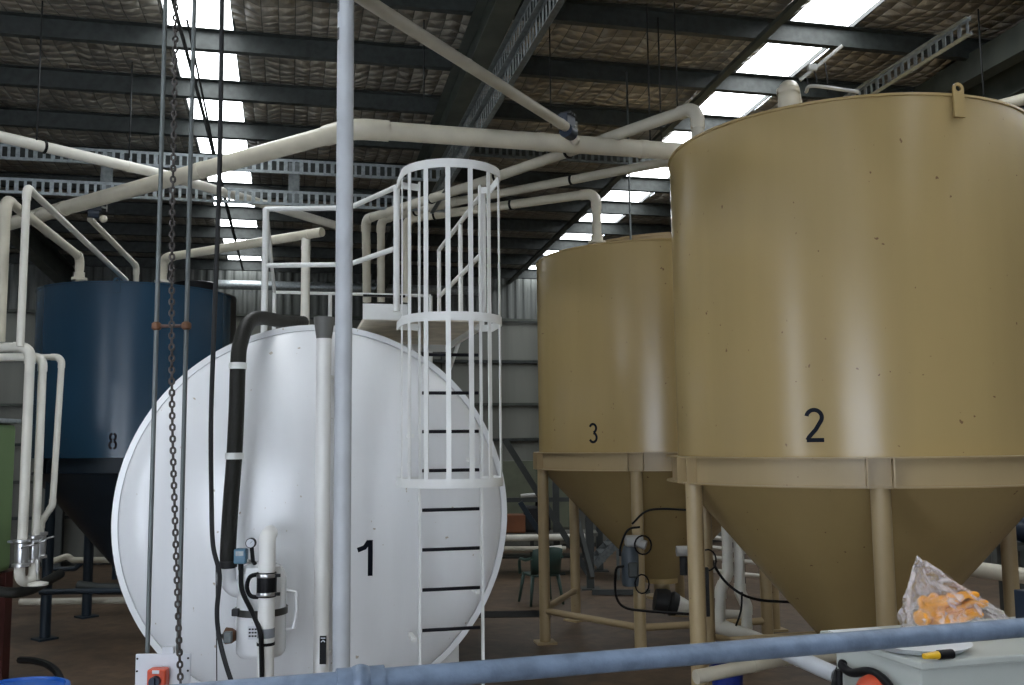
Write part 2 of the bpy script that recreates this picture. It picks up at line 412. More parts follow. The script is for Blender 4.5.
# ---------------------------------------------------------------- numbers painted as strokes
def digit(ch):
    def arc(cx, cy, rx, ry, a, b, n=18): return [(cx+rx*math.cos(R(a+(b-a)*i/n)), cy+ry*math.sin(R(a+(b-a)*i/n))) for i in range(n+1)]
    if ch == '1': return [[(.34, 0), (.34, .5), (.34, 1.0)], [(-.02, .73), (.18, .80), (.30, .97)]]
    if ch == '2': return [arc(.27, .73, .22, .22, 170, -35, 18) + [(.30, .36), (.10, .14), (.05, .05)], [(.03, .05), (.28, .05), (.53, .05)]]
    if ch == '3': return [arc(.25, .74, .20, .21, 160, -80, 16), arc(.25, .27, .22, .23, 85, -155, 18)]
    if ch == '8': return [arc(.26, .74, .18, .20, 75, -75), arc(.26, .74, .18, .20, 105, 255), arc(.26, .26, .21, .22, 75, -75), arc(.26, .26, .21, .22, 105, 255)]
def stroke_mesh(ch, h, w, fn, k=None, sw=.1, flip=False):
    k = k or MB()
    for line in digit(ch):
        P = [Vector((x*w/.54, y*h)) for x, y in line]; vs = []
        for i, p in enumerate(P):
            t = (P[min(i+1, len(P)-1)]-P[max(i-1, 0)]).normalized(); n = Vector((-t.y, t.x))*(sw*h/2)
            vs += [fn(*(p+n)), fn(*(p-n))]
        k.add(vs, [(2*i, 2*i+1, 2*i+3, 2*i+2) for i in range(len(P)-1)])
    return k
def hit_cyl(px, py, cx, cy, rad):
    d = ray(px, py); a = d.x**2+d.y**2; b = -2*(d.x*cx+d.y*cy); c = cx*cx+cy*cy-rad*rad
    t = (-b-math.sqrt(b*b-4*a*c))/(2*a); p = d*t+Vector((0,0,EYE)); return math.atan2(p.y-cy, p.x-cx), p.z

# ---------------------------------------------------------------- upright silo tanks on legs
def silo(cx, cy, rad, zt, rl, n, th0, label, pm, lm, num, npx, npy, nh, nw, zc=.62, rb=.16, lugs=(), zb=2.07, hatch=True, foot=True, cone=None):
    t = thing('storage_tank', (cx, cy, 0), label, 'tank', None)
    o = (cx, cy, 0)
    MB().lathe([(rad, zb+.2), (rad, zt-.02), (rad+.012, zt-.018), (rad+.012, zt), (rad-.01, zt+.002), (.01, zt+.03)], o, seg=96).build('shell', pm, t)
    MB().lathe([(rad-.02, zb), (rb, zc), (rb, zc-.06), (rb-.02, zc-.06)], o, seg=72).build('cone', cone or pm, t)
    MB().lathe([(rad-.02, zb+.2), (rl+.07, zb+.2), (rl+.07, zb+.21), (rad-.02, zb+.21)], o, seg=96).lathe(
        [(rad-.02, zb), (rl+.07, zb), (rl+.07, zb+.01), (rad-.02, zb+.01)], o, seg=96).lathe([(rl+.02, zb), (rl+.02, zb+.21)], o, seg=96).build('ring_beam', lm, t)
    for i in range(n):
        a = R(th0+360*i/n); p = Vector((cx+rl*math.cos(a), cy+rl*math.sin(a), 0)); k = MB()
        k.lathe([(.066, .0), (.066, zb)], p, seg=20)
        lg = k.build('leg', lm, t)
        rd = Vector((math.cos(a), math.sin(a), 0)); tg = Vector((-rd.y, rd.x, 0))
        if foot: MB().box(p+Vector((0,0,.012)), (.24, .24, .024), (rd, tg, Vector((0,0,1)))).build('foot_plate', lm, lg)
        for s in (-1, 1): MB().box(p+tg*(s*.085)+rd*.05+Vector((0,0,zb+.105)), (.10, .012, .20), (rd, tg, Vector((0,0,1)))).build('gusset', lm, lg)
    for (lpx, lpy, lh, lw) in lugs:
        a, z = hit_cyl(lpx, lpy, cx, cy, rad+.02); rd = Vector((math.cos(a), math.sin(a), 0)); tg = Vector((-rd.y, rd.x, 0))
        # plate with a round eye, rounded top
        pr = [(-lw/2, -lh), (lw/2, -lh)]; top = [(lw/2*math.cos(R(q)), lw/2*math.sin(R(q))) for q in range(0, 181, 15)]
        out = pr + top; c = Vector((cx, cy, z)) + rd*(rad+.02); eye = [(.022*math.cos(R(q)), .022*math.sin(R(q))) for q in range(0, 360, 24)]
        bm = bmesh.new()
        vo = [bm.verts.new(c+tg*x+Vector((0,0,y))) for x, y in out]; vi = [bm.verts.new(c+tg*x+Vector((0,0,y))) for x, y in eye]
        ed = [bm.edges.new((vo[i], vo[(i+1) % len(vo)])) for i in range(len(vo))] + [bm.edges.new((vi[i], vi[(i+1) % len(vi)])) for i in range(len(vi))]
        bmesh.ops.triangle_fill(bm, use_beauty=True, edges=ed)
        r_ = bmesh.ops.extrude_face_region(bm, geom=bm.faces[:]); 
        for v in [g for g in r_['geom'] if isinstance(g, bmesh.types.BMVert)]: v.co += rd*.016
        bm.verts.index_update(); k = MB().add([v.co.copy() for v in bm.verts], [[v.index for v in f.verts] for f in bm.faces]); bm.free()
        k.build('lifting_lug', pm, t)
    if num:
        a0, z0 = hit_cyl(npx, npy, cx, cy, rad)
        def fn(x, y): 
            a = a0 + (x-nw/2)/rad; return Vector((cx+(rad+.004)*math.cos(a), cy+(rad+.004)*math.sin(a), z0-nh/2+y))
        stroke_mesh(num, nh, nw, fn, sw=.125 if num != '8' else .13).build('painted_number', INK, t)
    if hatch:
        MB().lathe([(.42, zt), (.42, zt+.12), (.44, zt+.12), (.44, zt+.14), (.001, zt+.16)], (cx, cy-.15, 0), seg=40).build('hatch', lm, t)
    return t
T2 = (2.851, 8.0); T3 = (1.827, 12.1); T8 = (-5.24, 13.2)
t2 = silo(*T2, 1.46, 4.835, 1.49, 6, 16, 'large tan silo tank numbered 2 with cone bottom, nearest at right', TAN, TAN2, '2', 814.5, 425, .235, .13, zc=.56, zb=2.065, lugs=((957, 89, .21, .085),))
t3 = silo(*T3, 1.50, 4.68, 1.50, 6, 12, 'tan silo tank numbered 3 standing behind tank 2', TAN, TAN2, '3', 593.5, 433, .225, .115, zc=.72, rb=.20)
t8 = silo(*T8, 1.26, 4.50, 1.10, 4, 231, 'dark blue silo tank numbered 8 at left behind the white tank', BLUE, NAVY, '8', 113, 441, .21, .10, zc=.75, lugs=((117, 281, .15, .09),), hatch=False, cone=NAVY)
# rim hatches on the two tan tanks
MB().lathe([(1.15, 4.69), (1.15, 4.83), (1.17, 4.83), (1.17, 4.85), (.01, 4.9)], (T3[0]+.25, T3[1]+.1, 0), seg=60).build('raised_lid', TAN2, t3)
# vertical lid seam strip on tank 3's shell, and bracing tubes between its legs
for i, (a0, a1, z) in enumerate(((192, 252, .38), (132, 192, .40), (252, 312, .38))):
    p = [Vector((T3[0]+1.5*math.cos(R(a)), T3[1]+1.5*math.sin(R(a)), z)) for a in (a0, a1)]
    MB().tube(p, .04, 12).build('brace', TAN2, t3)
p = [Vector((T2[0]+1.49*math.cos(R(a)), T2[1]+1.49*math.sin(R(a)), z)) for a, z in ((196, .42), (136, .42))]
MB().tube(p, .04, 12).build('brace', TAN2, t2)

# dark tank behind tank 8
q = at(163, 400, 17.2)
td = thing('storage_tank', (q.x, q.y, 0), 'dark brown tank half hidden behind blue tank 8', 'tank')
MB().lathe([(1.24, 1.2), (1.24, 5.12), (.01, 5.16)], (q.x, q.y, 0), seg=64).build('shell', mat('dark_tank_paint', (.022, .018, .014), .4), td)
MB().lathe([(1.24, 1.2), (.3, .5), (.3, .4)], (q.x, q.y, 0), seg=48).build('cone', NAVY, td)
for a in (30, 150, 270): MB().lathe([(.06, 0), (.06, 1.5)], (q.x+1.15*math.cos(R(a)), q.y+1.15*math.sin(R(a)), 0), seg=12).build('leg', NAVY, td)
MB().lathe([(.35, 5.12), (.37, 5.24), (.33, 5.26), (.001, 5.24)], (q.x+.75, q.y-.6, 0), seg=32).build('lid', BLACK, td)

# ---------------------------------------------------------------- tank 1, lying down, its round end towards us
UE = 7.46; c1 = on_u(309.5, 517, UE); v1 = .215; zc1 = 1.86; R1 = 1.45
AX = (BV, Vector((0,0,1)), -BU)             # lathe axis points at the viewer
t1 = thing('storage_tank', B(v1, UE+2.6, 0), 'big white cylindrical tank numbered 1 lying on its side', 'tank')
oc = B(v1, UE, zc1)
BULGE = .27
def dish(r):                                 # bulge of the end towards the viewer
    x = r/(R1-.035); return BULGE*(1-x*x)**.62 if x < 1 else 0
MB().lathe([(R1-.012, -5.3), (R1-.012, -.0)], oc, AX, seg=128).build('shell', WHITE, t1)
MB().lathe([(max(r, .001), dish(r)+.015) for r in [R1-.035-(R1-.035)*(i/40)**1.6 for i in range(41)]], oc, AX, seg=128).build('dished_end', WHITE, t1)
MB().lathe([(R1-.035, .01), (R1-.032, .028), (R1+.008, .028), (R1+.012, .02), (R1+.012, -.03), (R1-.02, -.03)], oc, AX, seg=128).build('rim', WHITE, t1)
MB().lathe([(R1-.012, -5.3), (1.0, -5.48), (.01, -5.55)], oc, AX, seg=96).build('rear_end', WHITE, t1)
for du in (.35, 4.6):
    k = MB(); c = B(v1, UE+du, 0)
    n = 14; vs = []
    for i in range(n+1):
        x = -1.12+2.24*i/n; zz = zc1-math.sqrt(max(.01, (R1+.01)**2-x*x)); 
        for s in (-.08, .08):
            vs += [B(v1+x, UE+du+s, zz), B(v1+x*1.0, UE+du+s, 0)]
    fs = []
    for i in range(n):
        a = 4*i; b = 4*(i+1); fs += [(a, b, b+1, a+1), (a+2, a+3, b+3, b+2), (a, a+2, b+2, b), (a+1, b+1, b+3, a+3)]
    fs += [(0, 1, 3, 2), (4*n, 4*n+2, 4*n+3, 4*n+1)]
    k.add(vs, fs); k.build('saddle', WSTEEL, t1)
p1 = on_u(365, 557, UE-.2)
def fn1(x, y):
    dv = (p1.dot(BV)-.055+x)-v1; z = p1.z-.13+y; r = math.hypot(dv, z-zc1); return B(v1+dv, UE-dish(r)-.021, z)
stroke_mesh('1', .26, .14, fn1, sw=.135).build('painted_number', INK, t1)

# ---------------------------------------------------------------- ladder with safety cage on tank 1
UL = 6.93
def L(px, py, u=UL): return on_u(px, py, u)
pl = L(419.5, 520); pr = L(482, 520); vl = pl.dot(BV); vr = pr.dot(BV); vc = (vl+vr)/2-.045
lad = thing('caged_ladder', B(vc, UL, 0), 'white caged access ladder fixed to the end of tank 1', 'ladder')
for v in (vl, vr):
    MB().box(B(v, UL, (0.55+4.34)/2), (.014, .05, 4.34-.55), (BV, BU, Vector((0,0,1)))).build('side_rail', WSTEEL, lad)
zr = L(450, 431.5).z; dz = (L(450, 431.5).z-L(450, 629).z)/5
rmat = mat('dark_rung_grip', (.008, .008, .012), .5, spec=.15)
for i in range(-6, 3):
    z = zr+dz*i
    if z > 3.3: continue
    MB().tube([B(vl+.02, UL, z), B(vr-.02, UL, z)], .0125, 8).build('rung', rmat, lad)
HR = .355
def hoop_pts(off=0, n=30):
    pts = [(vl-.035, UL)] ; cy = UL-.33
    pts = [(vc-HR-off, UL-.05)]
    for i in range(n+1):
        a = math.pi + math.pi*i/n; pts.append((vc+(HR+off)*math.cos(a), cy+(HR+off)*math.sin(a)))
    pts.append((vc+HR+off, UL-.05)); return pts
hz = [zat(449, 158, 6.22), 3.25, L(449, 484, UL-.68).z]
for z in hz:
    k = MB(); P = hoop_pts(); Q = hoop_pts(-.008); vs = []
    for (a, b), (c, d) in zip(P, Q): vs += [B(a, b, z-.03), B(a, b, z+.03), B(c, d, z-.03), B(c, d, z+.03)]
    n = len(P); fs = []
    for i in range(n-1):
        o = 4*i; fs += [(o, o+4, o+5, o+1), (o+2, o+3, o+7, o+6), (o+1, o+5, o+7, o+3), (o, o+2, o+6, o+4)]
    k.add(vs, fs + [(0, 1, 3, 2), (4*n-4, 4*n-2, 4*n-1, 4*n-3)], True)
    hp = k.build('cage_hoop', WSTEEL, lad)
    for s, v in ((-1, vl), (1, vr)):
        MB().bar(B(vc+s*HR, UL-.05, z), B(v, UL, z), .008, .05).build('hoop_bracket', WSTEEL, hp)
for i in range(8):
    a = math.pi + math.pi*i/7; cy = UL-.33
    v = vc+(HR-.006)*math.cos(a); u = cy+(HR-.006)*math.sin(a)
    tg = BV*(-math.sin(a))+BU*math.cos(a); rd = BV*math.cos(a)+BU*math.sin(a)
    MB().box(B(v, u, (hz[0]+hz[2])/2), (.034, .007, hz[0]-hz[2]+.04), (tg, rd, Vector((0,0,1)))).build('cage_strap', WSTEEL, lad)
for (px, py, s) in ((412, 436, 0), (414, 640, 0), (474, 460, 0), (478, 592, 0)):
    p = L(px, py); MB().bar(p, p+BU*.22, .03, .03).tube([p+Vector((0,0,0))-BU*.015, p+BU*.01], .014, 10).build('mounting_bracket', WSTEEL, lad)

# platform behind the cage and its handrails, on top of tank 1
zp = 3.36
plat = thing('access_platform', B(v1+.6, UE+.9, zp), 'white access platform with ply deck at top of the caged ladder', 'platform')
pa = on_z(364, 322, zp-.03); pb = on_z(478, 322, zp-.03)
va = pa.dot(BV); vb = pb.dot(BV)+.06; ua = pa.dot(BU); ub = ua+1.75
Z3 = Vector((0,0,1))
MB().box(B((va+vb)/2, (ua+ub)/2, zp), (vb-va, ub-ua, .03), (BV, BU, Z3)).build('deck', WOODU, plat)
MB().box(B(va+.16, ua-.01, zp+.05), (.34, .02, .12), (BV, BU, Z3)).build('toe_board', WSTEEL, plat)
MB().box(B((va+vb)/2, ub+.01, zp-.03), (vb-va, .04, .10), (BV, BU, Z3)).build('frame_beam', WSTEEL, plat)
MB().box(B(vb, (ua+ub)/2, zp-.02), (.03, ub-ua, .09), (BV, BU, Z3)).build('frame_beam', WSTEEL, plat)
MB().box(B(va+.15, ua-.03, zp+.17), (.32, .03, .015), (BV, BU, Z3)).build('edge_strip', BLACK, plat)
pq = [on_u(458, 335, ub-.1), on_u(447, 376, ub-.1)]
MB().bar(on_u(463, 330, ub-.25), on_u(446, 380, ub-.25), .02, .12, BU).build('support_strut', WSTEEL, plat)
hr = thing('guard_rail', B(v1, UE+2, zp), 'white tube guard rail around the top of tank 1', 'railing')
zt_, zm_ = 4.29, 3.83
def Zp(px, py, z): return on_z(px, py, z)
def gr(pts, r=.02, nm='rail'): MB().tube(fillet(pts, .08)[0] if len(pts) > 2 else pts, r, 10).build(nm, WSTEEL, hr)
nl = Zp(266, 209, zt_); gate = Vector(B(vc-HR, UL-.03, zt_))
ml = Vector((nl.x, nl.y, zm_))
mid = Zp(349, 208, zt_)
gr([nl, mid, gate]); gr([ml, Vector((mid.x, mid.y, zm_)), Vector((gate.x, gate.y, zm_))])
def ztank(p):
    dv = p.dot(BV)-v1; return zc1+math.sqrt(max(.02, R1*R1-dv*dv))-.01
def post_(p, z1, r=.024): 
    z0 = min(ztank(p), zp) if abs(p.dot(BV)-v1) < 1.2 else zp
    MB().tube([Vector((p.x, p.y, z0)), Vector((p.x, p.y, z1))], r, 10).build('post', WSTEEL, hr)
post_(nl, zt_, .026)
fl = nl + BU*4.3
gr([nl, fl]); post_(fl, zt_)
fr = fl + BV*1.95; gr([fl, fr]); post_(fr, zt_)
pm_ = fl + BV*.68; post_(pm_, zt_)
nr = Vector(B(vr+.03, UL+.02, zt_)); br = nr+BU*2.2
gr([nr, br]); gr([Vector((nr.x, nr.y, zm_)), Vector((br.x, br.y, zm_))])
gr([br, Vector((br.x, br.y, zp))], .02, 'post'); 
md = nr.lerp(br, .45); gr([md, Vector((md.x, md.y, zp))], .02, 'post')
gr([nr, Vector((nr.x, nr.y, zp))], .022, 'post'); gr([gate, Vector((gate.x, gate.y, zp))], .024, 'post')

# ---------------------------------------------------------------- fittings in front of tank 1
# sight tube with cup
a, b = vert(322.5, 500, 6.85, .35, zat(322.5, 336, 6.85))
sg = MB().tube([a, b], .054, 20).build('sight_tube', BPVC); tag(sg, 'tall white vertical tube with grey cup on top, before tank 1', 'pipe')
MB().lathe([(.055, -.02), (.062, .03), (.074, .12), (.074, .135), (.06, .135)], b, seg=28).lathe([(.001, .125), (.07, .13)], b, seg=28).build('cup', mat('grey_cup', (.14, .14, .13), .5), sg)
w = at(323, 650, 6.85-.062); MB().box(w, (.045, .012, .19)).build('sight_window', BLACK, sg)
w2 = at(323, 642, 6.85-.07); MB().bar(w2+Vector((-.014,0,.0)), w2+Vector((0,0,.012)), .006, .006).bar(w2+Vector((.014,0,0)), w2+Vector((0,0,.012)), .006, .006).box(w2+Vector((0,0,.026)), (.032, .004, .006)).build('arrow_mark', WPLATE, sg)
MB().bar(Vector((a.x, a.y, 2.9)), Vector((a.x, a.y+.35, 2.9)), .03, .03).bar(Vector((a.x, a.y, .9)), Vector((a.x, a.y+.5, .9)), .03, .03).build('wall_bracket', WSTEEL, sg)
# post right through
a, b = vert(343.5, 343, 5.1, 0, roof(5.1)+.1)
po = MB().tube([a, b], .046, 24).build('round_post', POST); tag(po, 'pale painted round steel post rising from floor to roof', 'post')
MB().box(a+Vector((0,0,.01)), (.2, .2, .02)).build('base_plate', POST, po)
for z_ in (zat(345, 12, 5.1), zat(345, 40, 5.1)):
    MB().lathe([(.0435, -.03), (.046, -.01), (.046, .06), (.0435, .08)], Vector((a.x, a.y, z_)), seg=10, a0=R(150), a1=R(230)).build('flaked_patch', BLACK, po)

# filter canister
cc = at(261.5, 610, 6.62); zlo, zhi = zat(262, 655, 6.62), zat(262, 572, 6.62)
fc = thing('filter_canister', (cc.x, cc.y, zlo), 'white cylindrical filter canister strapped to the front of tank 1', 'filter')
o = (cc.x, cc.y, 0)
MB().lathe([(.001, zlo-.01), (.14, zlo), (.158, zlo+.02), (.163, zlo+.04), (.163, zhi-.05), (.16, zhi-.02), (.13, zhi+.04), (.06, zhi+.07), (.001, zhi+.08)], o, seg=48).build('body', WHITE, fc)
zs = zat(262, 612, 6.5)
MB().lathe([(.166, zs-.03), (.175, zs-.03), (.175, zs+.015), (.166, zs+.015)], o, seg=40).build('strap', mat('dark_strap', (.06, .06, .055), .4, .3), fc)
MB().box(Vector((cc.x-.14, cc.y-.12, zs)), (.05, .04, .05), bev=.008).build('strap_clamp', DKGREY, fc)
lb = at(254, 633, 6.44); MB().box(lb+Vector((0,.005,0)), (.085, .004, .085)).build('label_plate', PAPER, fc)
k = MB()
for r_ in range(3):
    for c_ in range(4 if r_ != 1 else 3): k.box(lb+Vector((-.028+.019*c_, 0, .024-.022*r_)), (.013, .002, .010))
k.build('label_text', INK, fc)
pp = at(232, 636, 6.55)
MB().lathe([(.03, 0), (.05, .03), (.055, .07), (.02, .09)], Vector((cc.x-.15, cc.y-.06, pp.z)), (Vector((0,1,0)), Z3, Vector((-1,0,0))), seg=20).build('rusty_cap', BROWN, fc)
for px, py, h_ in ((291, 610, .2),):
    p = at(px, py, 6.62); MB().tube([p+Vector((-.03,0,.13)), p+Vector((.03,0,.12)), p+Vector((.04,0,0)), p+Vector((.02,0,-.12)), p+Vector((-.03,0,-.13))], .012, 8).build('side_handle', WHITE, fc)
# riser pipe in front of canister
a, b = vert(266.5, 600, 6.35, 0.0, zat(266, 545, 6.35))
rp = pipe('riser_pipe', [a, b+Vector((0,0,.05)), b+Vector((-.06,.3,.05))], .054, BPVC, 'white riser pipe with black coupling in front of the filter canister', bend=.055, fit=False, seg=20)
zk0, zk1 = zat(266, 598, 6.3), zat(266, 573, 6.3)
MB().lathe([(.060, zk0), (.064, zk0+.02), (.064, zk1-.02), (.060, zk1)], a.xy.to_3d(), seg=28).build('rubber_coupling', BLACK, rp)
for z_ in (zk0+.02, zk1-.02):
    MB().lathe([(.066, z_-.012), (.069, z_), (.066, z_+.012)], a.xy.to_3d(), seg=28).build('hose_clamp', SILVER, rp)
    MB().box(Vector((a.x+.075, a.y-.02, z_)), (.035, .02, .02)).build('clamp_screw', BLACK, rp)
z_ = zat(266, 634, 6.3); MB().lathe([(.0555, z_-.03), (.0555, z_+.03)], a.xy.to_3d(), seg=28).build('tape_band', TAPE, rp)
z_ = zat(266, 645, 6.3); MB().lathe([(.058, z_-.01), (.058, z_+.01)], a.xy.to_3d(), seg=28).build('cable_tie', BLACK, rp)
# pressure switch and gauge
ps = at(241, 556, 6.5)
sw = thing('pressure_switch', ps, 'small light blue pressure switch box beside the riser pipe top', 'switch')
MB().box(ps, (.085, .07, .10), bev=.012).build('case', LBLUE, sw); MB().box(ps+Vector((0,-.036,.02)), (.05, .006, .03)).build('cover', GALV, sw)
MB().tube([ps+Vector((.03,0,-.03)), Vector((cc.x, cc.y, zhi+.05))], .014, 8).build('stem', SILVER, sw)
MB().tube([ps+Vector((0,0,-.05)), ps+Vector((0,0,-.09))], .018, 10).build('cable_gland', BLACK, sw)
gp = at(251, 543, 6.5)
gg = thing('pressure_gauge', gp, 'small round pressure gauge above the light blue switch box', 'gauge')
MB().tube([gp+Vector((0,-.015,0)), gp+Vector((0,.015,0))], .034, 24).build('gauge_case', DKGREY, gg)
MB().tube([gp+Vector((0,-.018,0)), gp+Vector((0,-.014,0))], .028, 24).build('dial', WPLATE, gg)
MB().bar(gp+Vector((0,-.02,0)), gp+Vector((.015,-.02,.015)), .003, .002).build('needle', INK, gg)
MB().tube([gp+Vector((.005,0,-.03)), gp+Vector((.015,0,-.12)), Vector((cc.x-.03, cc.y, zhi+.03))], .014, 8).build('stem', BLACK, gg)
# switch cable down along riser
cab = [ps+Vector((0,0,-.09)), at(242, 590, 6.45), at(252, 612, 6.38), at(260, 632, 6.27), at(261.5, 655, 6.27), at(262, 700, 6.27)]
def smooth(pts, n=8):
    P = [Vector(p) for p in pts]; P = [P[0]*2-P[1]] + P + [P[-1]*2-P[-2]]; out = []
    for i in range(1, len(P)-2):
        for k in range(n):
            t = k/n; a, b, c, d = P[i-1], P[i], P[i+1], P[i+2]
            out.append(.5*((2*b)+(c-a)*t+(2*a-5*b+4*c-d)*t*t+(3*b-a-3*c+d)*t**3))
    out.append(P[-2]); return out
def cable(pts, r, m, label, name='cable', cat='cable', group=None): 
    return tag(MB().tube(smooth(pts), r, 8).build(name, m), label, cat, group)
cable(cab, .016, BLACK, 'black cable running from the blue switch down the riser pipe')
cable([at(259, 574, 6.33), at(250, 577, 6.33), at(247, 587, 6.33), at(251, 596, 6.33), at(262, 597, 6.33)], .014, BLACK, 'short black loop of hose beside the rubber coupling', 'hose', 'hose')
# big black suction hose
hpts = [at(303, 322, 8.2), at(285, 322, 7.7), at(262, 318, 7.1), at(248, 324, 6.75), at(240, 345, 6.6), at(238, 366, 6.55), at(236.5, 410, 6.55), at(234.5, 454, 6.55), at(231, 500, 6.55), at(228.5, 540, 6.55), at(227.5, 568, 6.55)]
hs = MB().tube(smooth(hpts), .053, 18).build('suction_hose', HOSE); tag(hs, 'thick black flexible hose arching over the top of tank 1', 'hose')
for px, py in ((238, 366), (234.3, 456)):
    p = at(px, py, 6.55); MB().tube([p+Vector((0,0,-.022)), p+Vector((0,0,.022))], .062, 20).build('white_clamp', WSTEEL, hs)
p = at(227.7, 564, 6.55); MB().tube([p+Vector((0,0,-.02)), p+Vector((0,0,.02))], .062, 20).build('clamp', DKGREY, hs)
pipe('elbow_pipe', [at(227.5, 566, 6.55), at(229, 590, 6.56), at(252, 590, 6.6)], .052, WHITE, 'white bend joining the black hose to the filter canister', bend=.14, fit=False, seg=18)
# long hanging cable
cable([at(222, -60, 6.0), at(222, 0, 6.0), at(221, 80, 6.05), at(219, 190, 6.1), at(214, 330, 6.2), at(211, 420, 6.3), at(211.5, 500, 6.4), at(213, 545, 6.4), at(219.5, 575, 6.4), at(217, 610, 6.4), at(219, 636, 6.4), at(226, 665, 6.35), at(238, 700, 6.3)], .016, DKGREY, 'black hanging cable with kinks in front of tank 1')
k = MB().tube([at(218, 637, 6.4), Vector((cc.x-.24, cc.y-.06, pp.z))], .014, 10).box(at(228, 637, 6.45), (.05, .05, .07), bev=.006)
tag(k.build('cable_connector', GALVD), 'small grey connector between hanging cable and rusty cap', 'connector')
cable([at(216, 560, 6.7), at(216.5, 640, 6.7), at(217, 700, 6.7)], .004, DKGREY, 'thin wire hanging straight behind the kinked black cable', 'wire', 'wire')

# hoist: two rods, cross bar, chain, control plate
HD = 4.5
def rod(px, py, D, z0, z1, r, label, m=ROD, group=None, name='rod'):
    a, b = vert(px, py, D, z0, z1); return tag(MB().tube([a, b], r, 10).build(name, m), label, 'rod', group)
hg = thing('rod_guide', vert(156, 343, HD, 1.3, 1)[0], 'pair of grey vertical rods joined by a rusty cross bar, either side of chain', 'rod')
a0_, b0_ = vert(156, 343, HD, zat(148, 655, HD), 6.9); MB().tube([a0_, b0_], .0105, 10).build('rod', ROD, hg)
a1_, b1_ = vert(186, 343, HD, .9, 6.9); MB().tube([a1_, b1_], .0105, 10).build('rod', ROD, hg)
zx = zat(170, 326, HD); MB().tube([Vector((a0_.x, a0_.y, zx)), Vector((a1_.x, a1_.y, zx))], .008, 8).build('cross_bar', mat('rusty_bar', (.10, .06, .05), .6), hg)
for q in (a0_, a1_): MB().lathe([(.012, zx-.02), (.022, zx-.012), (.022, zx+.012), (.012, zx+.02)], q.xy.to_3d(), seg=14).build('collar', BROWN, hg)
def chain(pts, ll, lw, wr):
    path = smooth(pts, 20); k = MB(); acc = 0; pos = []; step = ll-2*wr*1.05
    for i in range(len(path)-1):
        seg_ = path[i+1]-path[i]; l = seg_.length
        while acc <= l: pos.append((path[i]+seg_*(acc/l), seg_.normalized())); acc += step
        acc -= l
    for i, (p, d) in enumerate(pos):
        s = Vector((1, .35, 0)).normalized() if i % 2 else Vector((-.35, 1, 0)).normalized()
        s = (s-d*s.dot(d)).normalized(); h = ll/2-lw/2; pts_ = []
        for q in range(0, 181, 30): pts_.append(p+d*(h+(lw/2-wr)*math.sin(R(q)))+s*((lw/2-wr)*math.cos(R(q))))
        for q in range(180, 361, 30): pts_.append(p+d*(-h+(lw/2-wr)*math.sin(R(q)))+s*((lw/2-wr)*math.cos(R(q))))
        k.tube(pts_+[pts_[0]], wr, 6, caps=False)
    return k
ch = chain([at(178, -40, 4.35), at(176, 0, 4.35), at(173.5, 150, 4.35), at(172, 250, 4.35), at(172, 400, 4.35), at(175, 520, 4.35), at(179, 640, 4.35), at(182, 720, 4.35)], .038, .030, .0056).build('hoist_chain', CHAIN)
tag(ch, 'dark steel link chain hanging between two thin grey rods', 'chain')
cpl = at(160.5, 679, 4.42)
pn = thing('control_plate', cpl, 'white mounting plate with red switch box at bottom left', 'switch')
MB().box(cpl+Vector((0,.03,-.02)), (.25, .012, .25), bev=.004).build('plate', WPLATE, pn)
sb = at(159, 679, 4.42)
MB().box(sb+Vector((0,-.01,-.01)), (.085, .06, .12), bev=.01).build('switch_box', RED, pn)
MB().tube([sb+Vector((0,-.04,0)), sb+Vector((0,-.065,0))], .024, 20).box(sb+Vector((0,-.07,0)), (.014, .02, .046)).build('rotary_knob', DBLUE, pn)
MB().box(sb+Vector((0,-.043,.04)), (.03, .006, .014)).build('switch_label', WPLATE, pn)
for dx in (-.115, .115):
    for dz_ in (.085, .03): MB().tube([cpl+Vector((dx,.02,dz_)), cpl+Vector((dx,.034-.012,dz_))], .005, 8).build('screw', DKGREY, pn)
MB().box(cpl+Vector((.02,.04,.12)), (.05, .03, .03)).build('top_bracket', WPLATE, pn)
MB().tube([cpl+Vector((0,.06,-.13)), Vector((cpl.x, cpl.y+.06, 0))], .025, 12).build('stand_post', GALVD, pn)

# ---------------------------------------------------------------- overhead pipes
def Z(px, py, z): return on_z(px, py, z)
zP = 5.15
pipe('overhead_pipe', [Z(-10, 229, zP), Z(352, 128.5, zP), Z(740, 156, zP)], .082, CREAM, 'thickest cream pipe spanning the shed, bent behind the pale post', bend=.3, couplings=(.12, .17, .42, .62, .80, .9), seg=20)
pipe('overhead_pipe', [Z(-20, 132, 5.4), Z(165, 175, 5.4), Z(345, 228, 5.4)], .056, PVC, 'white overhead pipe entering from upper left, passing behind the cream pipe', bend=.2, couplings=(.3, .72), clips=(.12, .4), fit=False)
pipe('overhead_pipe', [Z(340, -16, zP), Z(566, 127, zP)], .044, CREAM2, 'cream pipe sloping from top centre down to the blue valve', couplings=(.47, .97))
zz = 5.25
pipe('overhead_pipe', [at(367, 302, 12.3), Z(366, 219, zz), Z(470, 186, zz), Z(697, 107, zz), Z(697, 107, zz)-Vector((0,0,.62))], .054, CREAM2, 'cream pipe rising right to an elbow into the left top of tank 2', clips=(.35, .52, .68), couplings=())
zz = 5.3
pipe('overhead_pipe', [at(381, 302, 12.3), Z(381, 220, zz), Z(454, 202, zz), Z(720, 152, zz)], .05, CREAM2, 'cream pipe in the middle of three running right behind the cage', clips=(.3, .5, .7), fit=True)
e3 = Z(596, 193, 5.33)
pipe('overhead_pipe', [at(407, 302, 12.6), Z(407, 219, 5.33), e3, Vector((e3.x, e3.y, 4.7))], .055, CREAM, 'lowest cream pipe, bending down into the top of tank 3', clips=(.35, .6), flange_end=True)
a = Z(163, 258, 4.85)
